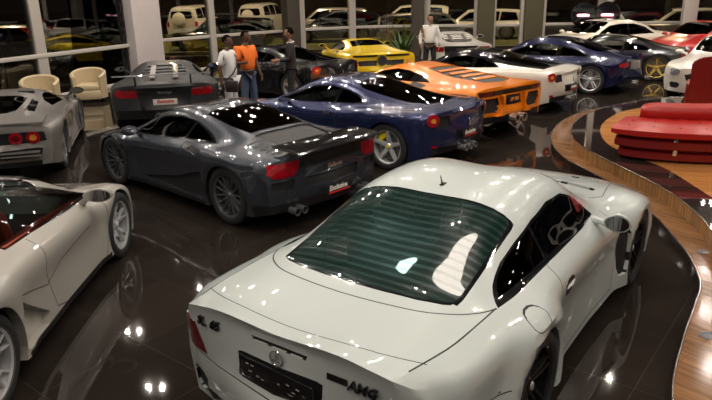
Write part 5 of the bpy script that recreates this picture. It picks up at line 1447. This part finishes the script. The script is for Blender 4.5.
# ------------------------------------------------------------------ cars in place
build_sl((.955, 4.75, 0), R_(54.3))
build_ga((-1.79, 8.50, 0), R_(137.6))
build_spyder((-3.278, 4.80, 0), R_(91.6))
build_f4((.04, 10.70, 0), R_(140.5), MATS['steel_blue_paint'], 'metallic slate blue berlinetta with round red tail lamps and silver five-spoke wheels')
build_av((1.38, 12.9, 0), R_(130), MATS['orange_paint'], 'bright orange wedge supercar with black slatted engine cover')
build_f4((2.95, 14.85, 0), R_(140), MATS['white_paint'], 'white berlinetta with a gloss black roof next to the orange supercar', roof=M_GLOSSBLK, q=.8)
build_gt((5.2, 17.1, 0), R_(141), MATS['deep_blue_paint'], 'deep royal blue luxury coupe with chrome mesh at the tail', tailp=pbr('chrome_mesh', (.38, .36, .36), .25, .9, noise=(9, .9)), q=.8, sz=.90)  # mottling in the mesh colour imitates bright reflections in chrome
build_gt((7.36, 18.77, 0), R_(157), MATS['black_paint'], 'black coupe with gold wheels between the royal blue coupe and the ivory limousine', name='black_coupe', q=.7, rim=M_GOLD, style=(5, 'star'), sz=.83, sx=.92, sy=.95)
build_rr((8.45, 22.1, 0), R_(205))
build_gt((9.16, 15.75, 0), R_(228), MATS['white_paint'], 'white four-seat grand tourer facing forward behind the tall red chair', name='shooting_brake', q=.9, sz=.96, roofx=1.)
build_gt((11.3, 21.0, 0), R_(210), MATS['red_paint'], 'red coupe parked behind the white car near the leaning pillar', name='red_coupe', q=.6, sz=.97)
build_saleen((-5.82, 10.72, 0), R_(106.3))
build_av((-4.09, 14.2, 0), R_(104), MATS['satin_black_paint'], 'satin dark grey supercar with a wide rear wing beside the cream armchair', name='winged_supercar', kind='slim', q=.9, wing=True)
yl = build_av((.24, 19.45, 0), R_(103.6), MATS['yellow_paint'], 'bright yellow supercar with a black round filler in its tail', name='yellow_supercar', kind='round', q=.7)
build_av((3.29, 21.7, 0), R_(88), MATS['white_paint'], 'white wedge supercar with raised engine blades behind the person in white shirt', name='white_supercar', kind='slim', q=.6)
build_f4((-1.9, 16.8, 0), R_(140), MATS['black_paint'], 'black low coupe behind the three standing people', name='black_berlinetta', q=.6)
b = NB(); lathe(b, [(.001, 0), (.10, 0), (.13, .02), (.13, .05), (.10, .05), (.001, .03)], 24, 0, Matrix.Translation((-2.22, 0, .72)) @ Matrix.Rotation(PI/2, 4, 'Z')); obj('round_filler', b, M_BLACK, yl)
# outside, beyond the glass
W_ = MATS['white_paint']; S_ = MATS['silver_paint']; K_ = MATS['black_paint']
build_suv((-5.2, 39.5, 0), R_(75), W_, 'white boxy off-roader with round spare wheel cover, outside above the orange shirt', spare=True, sz=1.02)
build_suv((-8.6, 37, 0), R_(80), W_, 'white boxy off-roader outside, seen between the clad column and the first mullion', spare=True, sz=1.02)
build_suv((-1.4, 36.6, 0), R_(176), S_, 'pale silver estate outside behind the yellow supercar, the one nearer the men', name='estate_car', sz=.86, sx=1.05)
build_suv((3.3, 38.6, 0), R_(170), W_, 'white estate with dark windows outside behind the yellow supercar', name='estate_car', sz=.86, sx=1.08)
build_suv((3.6, 30.0, 0), R_(8), S_, 'silver saloon outside by the brown column and the palm', name='saloon_car', sz=.80, sx=1.08)
build_suv((-5.8, 29.5, 0), R_(170), K_, 'black saloon outside under the white off-roaders', name='saloon_car', sz=.78, sx=1.05)
build_suv((-.9, 33.0, 0), R_(176), K_, 'dark saloon outside in front of the pale estates', name='saloon_car', sz=.80, sx=1.05)
build_suv((-12.8, 25.5, 0), R_(15), S_, 'silver saloon outside beyond the cream armchairs', name='saloon_car', sz=.80, sx=1.1)
build_suv((-13.8, 20.5, 0), R_(25), K_, 'dark saloon outside at the far edge beyond the silver racing coupe', name='saloon_car', sz=.80, sx=1.05)
build_suv((6.2, 33, 0), R_(170), W_, 'white saloon outside beyond the white supercar', name='saloon_car', sz=.80, sx=1.05)
build_suv((14.5, 29, 0), R_(160), W_, 'white saloon outside beyond the ivory limousine', name='saloon_car', sz=.80, sx=1.05)
# ------------------------------------------------------------------ light
def lamp(x, y, z, e, r=.035, col=LAMP_C):
    l = bpy.data.lights.new('downlight', 'AREA'); l.shape = 'DISK'; l.size = r*2; l.energy = e; l.color = col; l.spread = R_(150)
    o = bpy.data.objects.new('downlight', l); COL.objects.link(o); o.location = (x, y, z)
n_ = 0
grid = [(x, y) for j, y in enumerate(np.arange(-2.5, 25, 2.3)) for x in np.arange(-8.8+(j % 2)*1.1, 13, 2.3)]
def inside(x, y):
    return inpoly((x, y), [(a*.93, b_*.96) for a, b_ in WALL]+[(15, -6), (-11, -6)])
proto_l = None
for (x, y) in grid:
    if not inside(x, y): continue
    for dx_ in (-.14, .14): lamp(x+dx_, y, CEIL-.05, LAMP_E*(1.7 if y > 11 else 1))
def panel(x, y, z, w, d, e, col=(1, .9, .78)):
    l = bpy.data.lights.new('ceiling_panel', 'AREA'); l.shape = 'ELLIPSE'; l.size = w; l.size_y = d; l.energy = e; l.color = col
    o = bpy.data.objects.new('ceiling_panel', l); COL.objects.link(o); o.location = (x, y, z)
for a in PANELS: panel(*a)
for x in (-16, -9, -3, 3, 9, 15):
    l = bpy.data.lights.new('street_lamp', 'POINT'); l.energy = 1300; l.color = (1, .72, .42); l.shadow_soft_size = .2
    o = bpy.data.objects.new('street_lamp', l); COL.objects.link(o); o.location = (x, 34+abs(x)*-.2, 6.5)
w = bpy.data.worlds.new('w'); SC.world = w; w.use_nodes = True; w.node_tree.nodes['Background'].inputs[0].default_value = (.010, .009, .012, 1); w.node_tree.nodes['Background'].inputs[1].default_value = 1
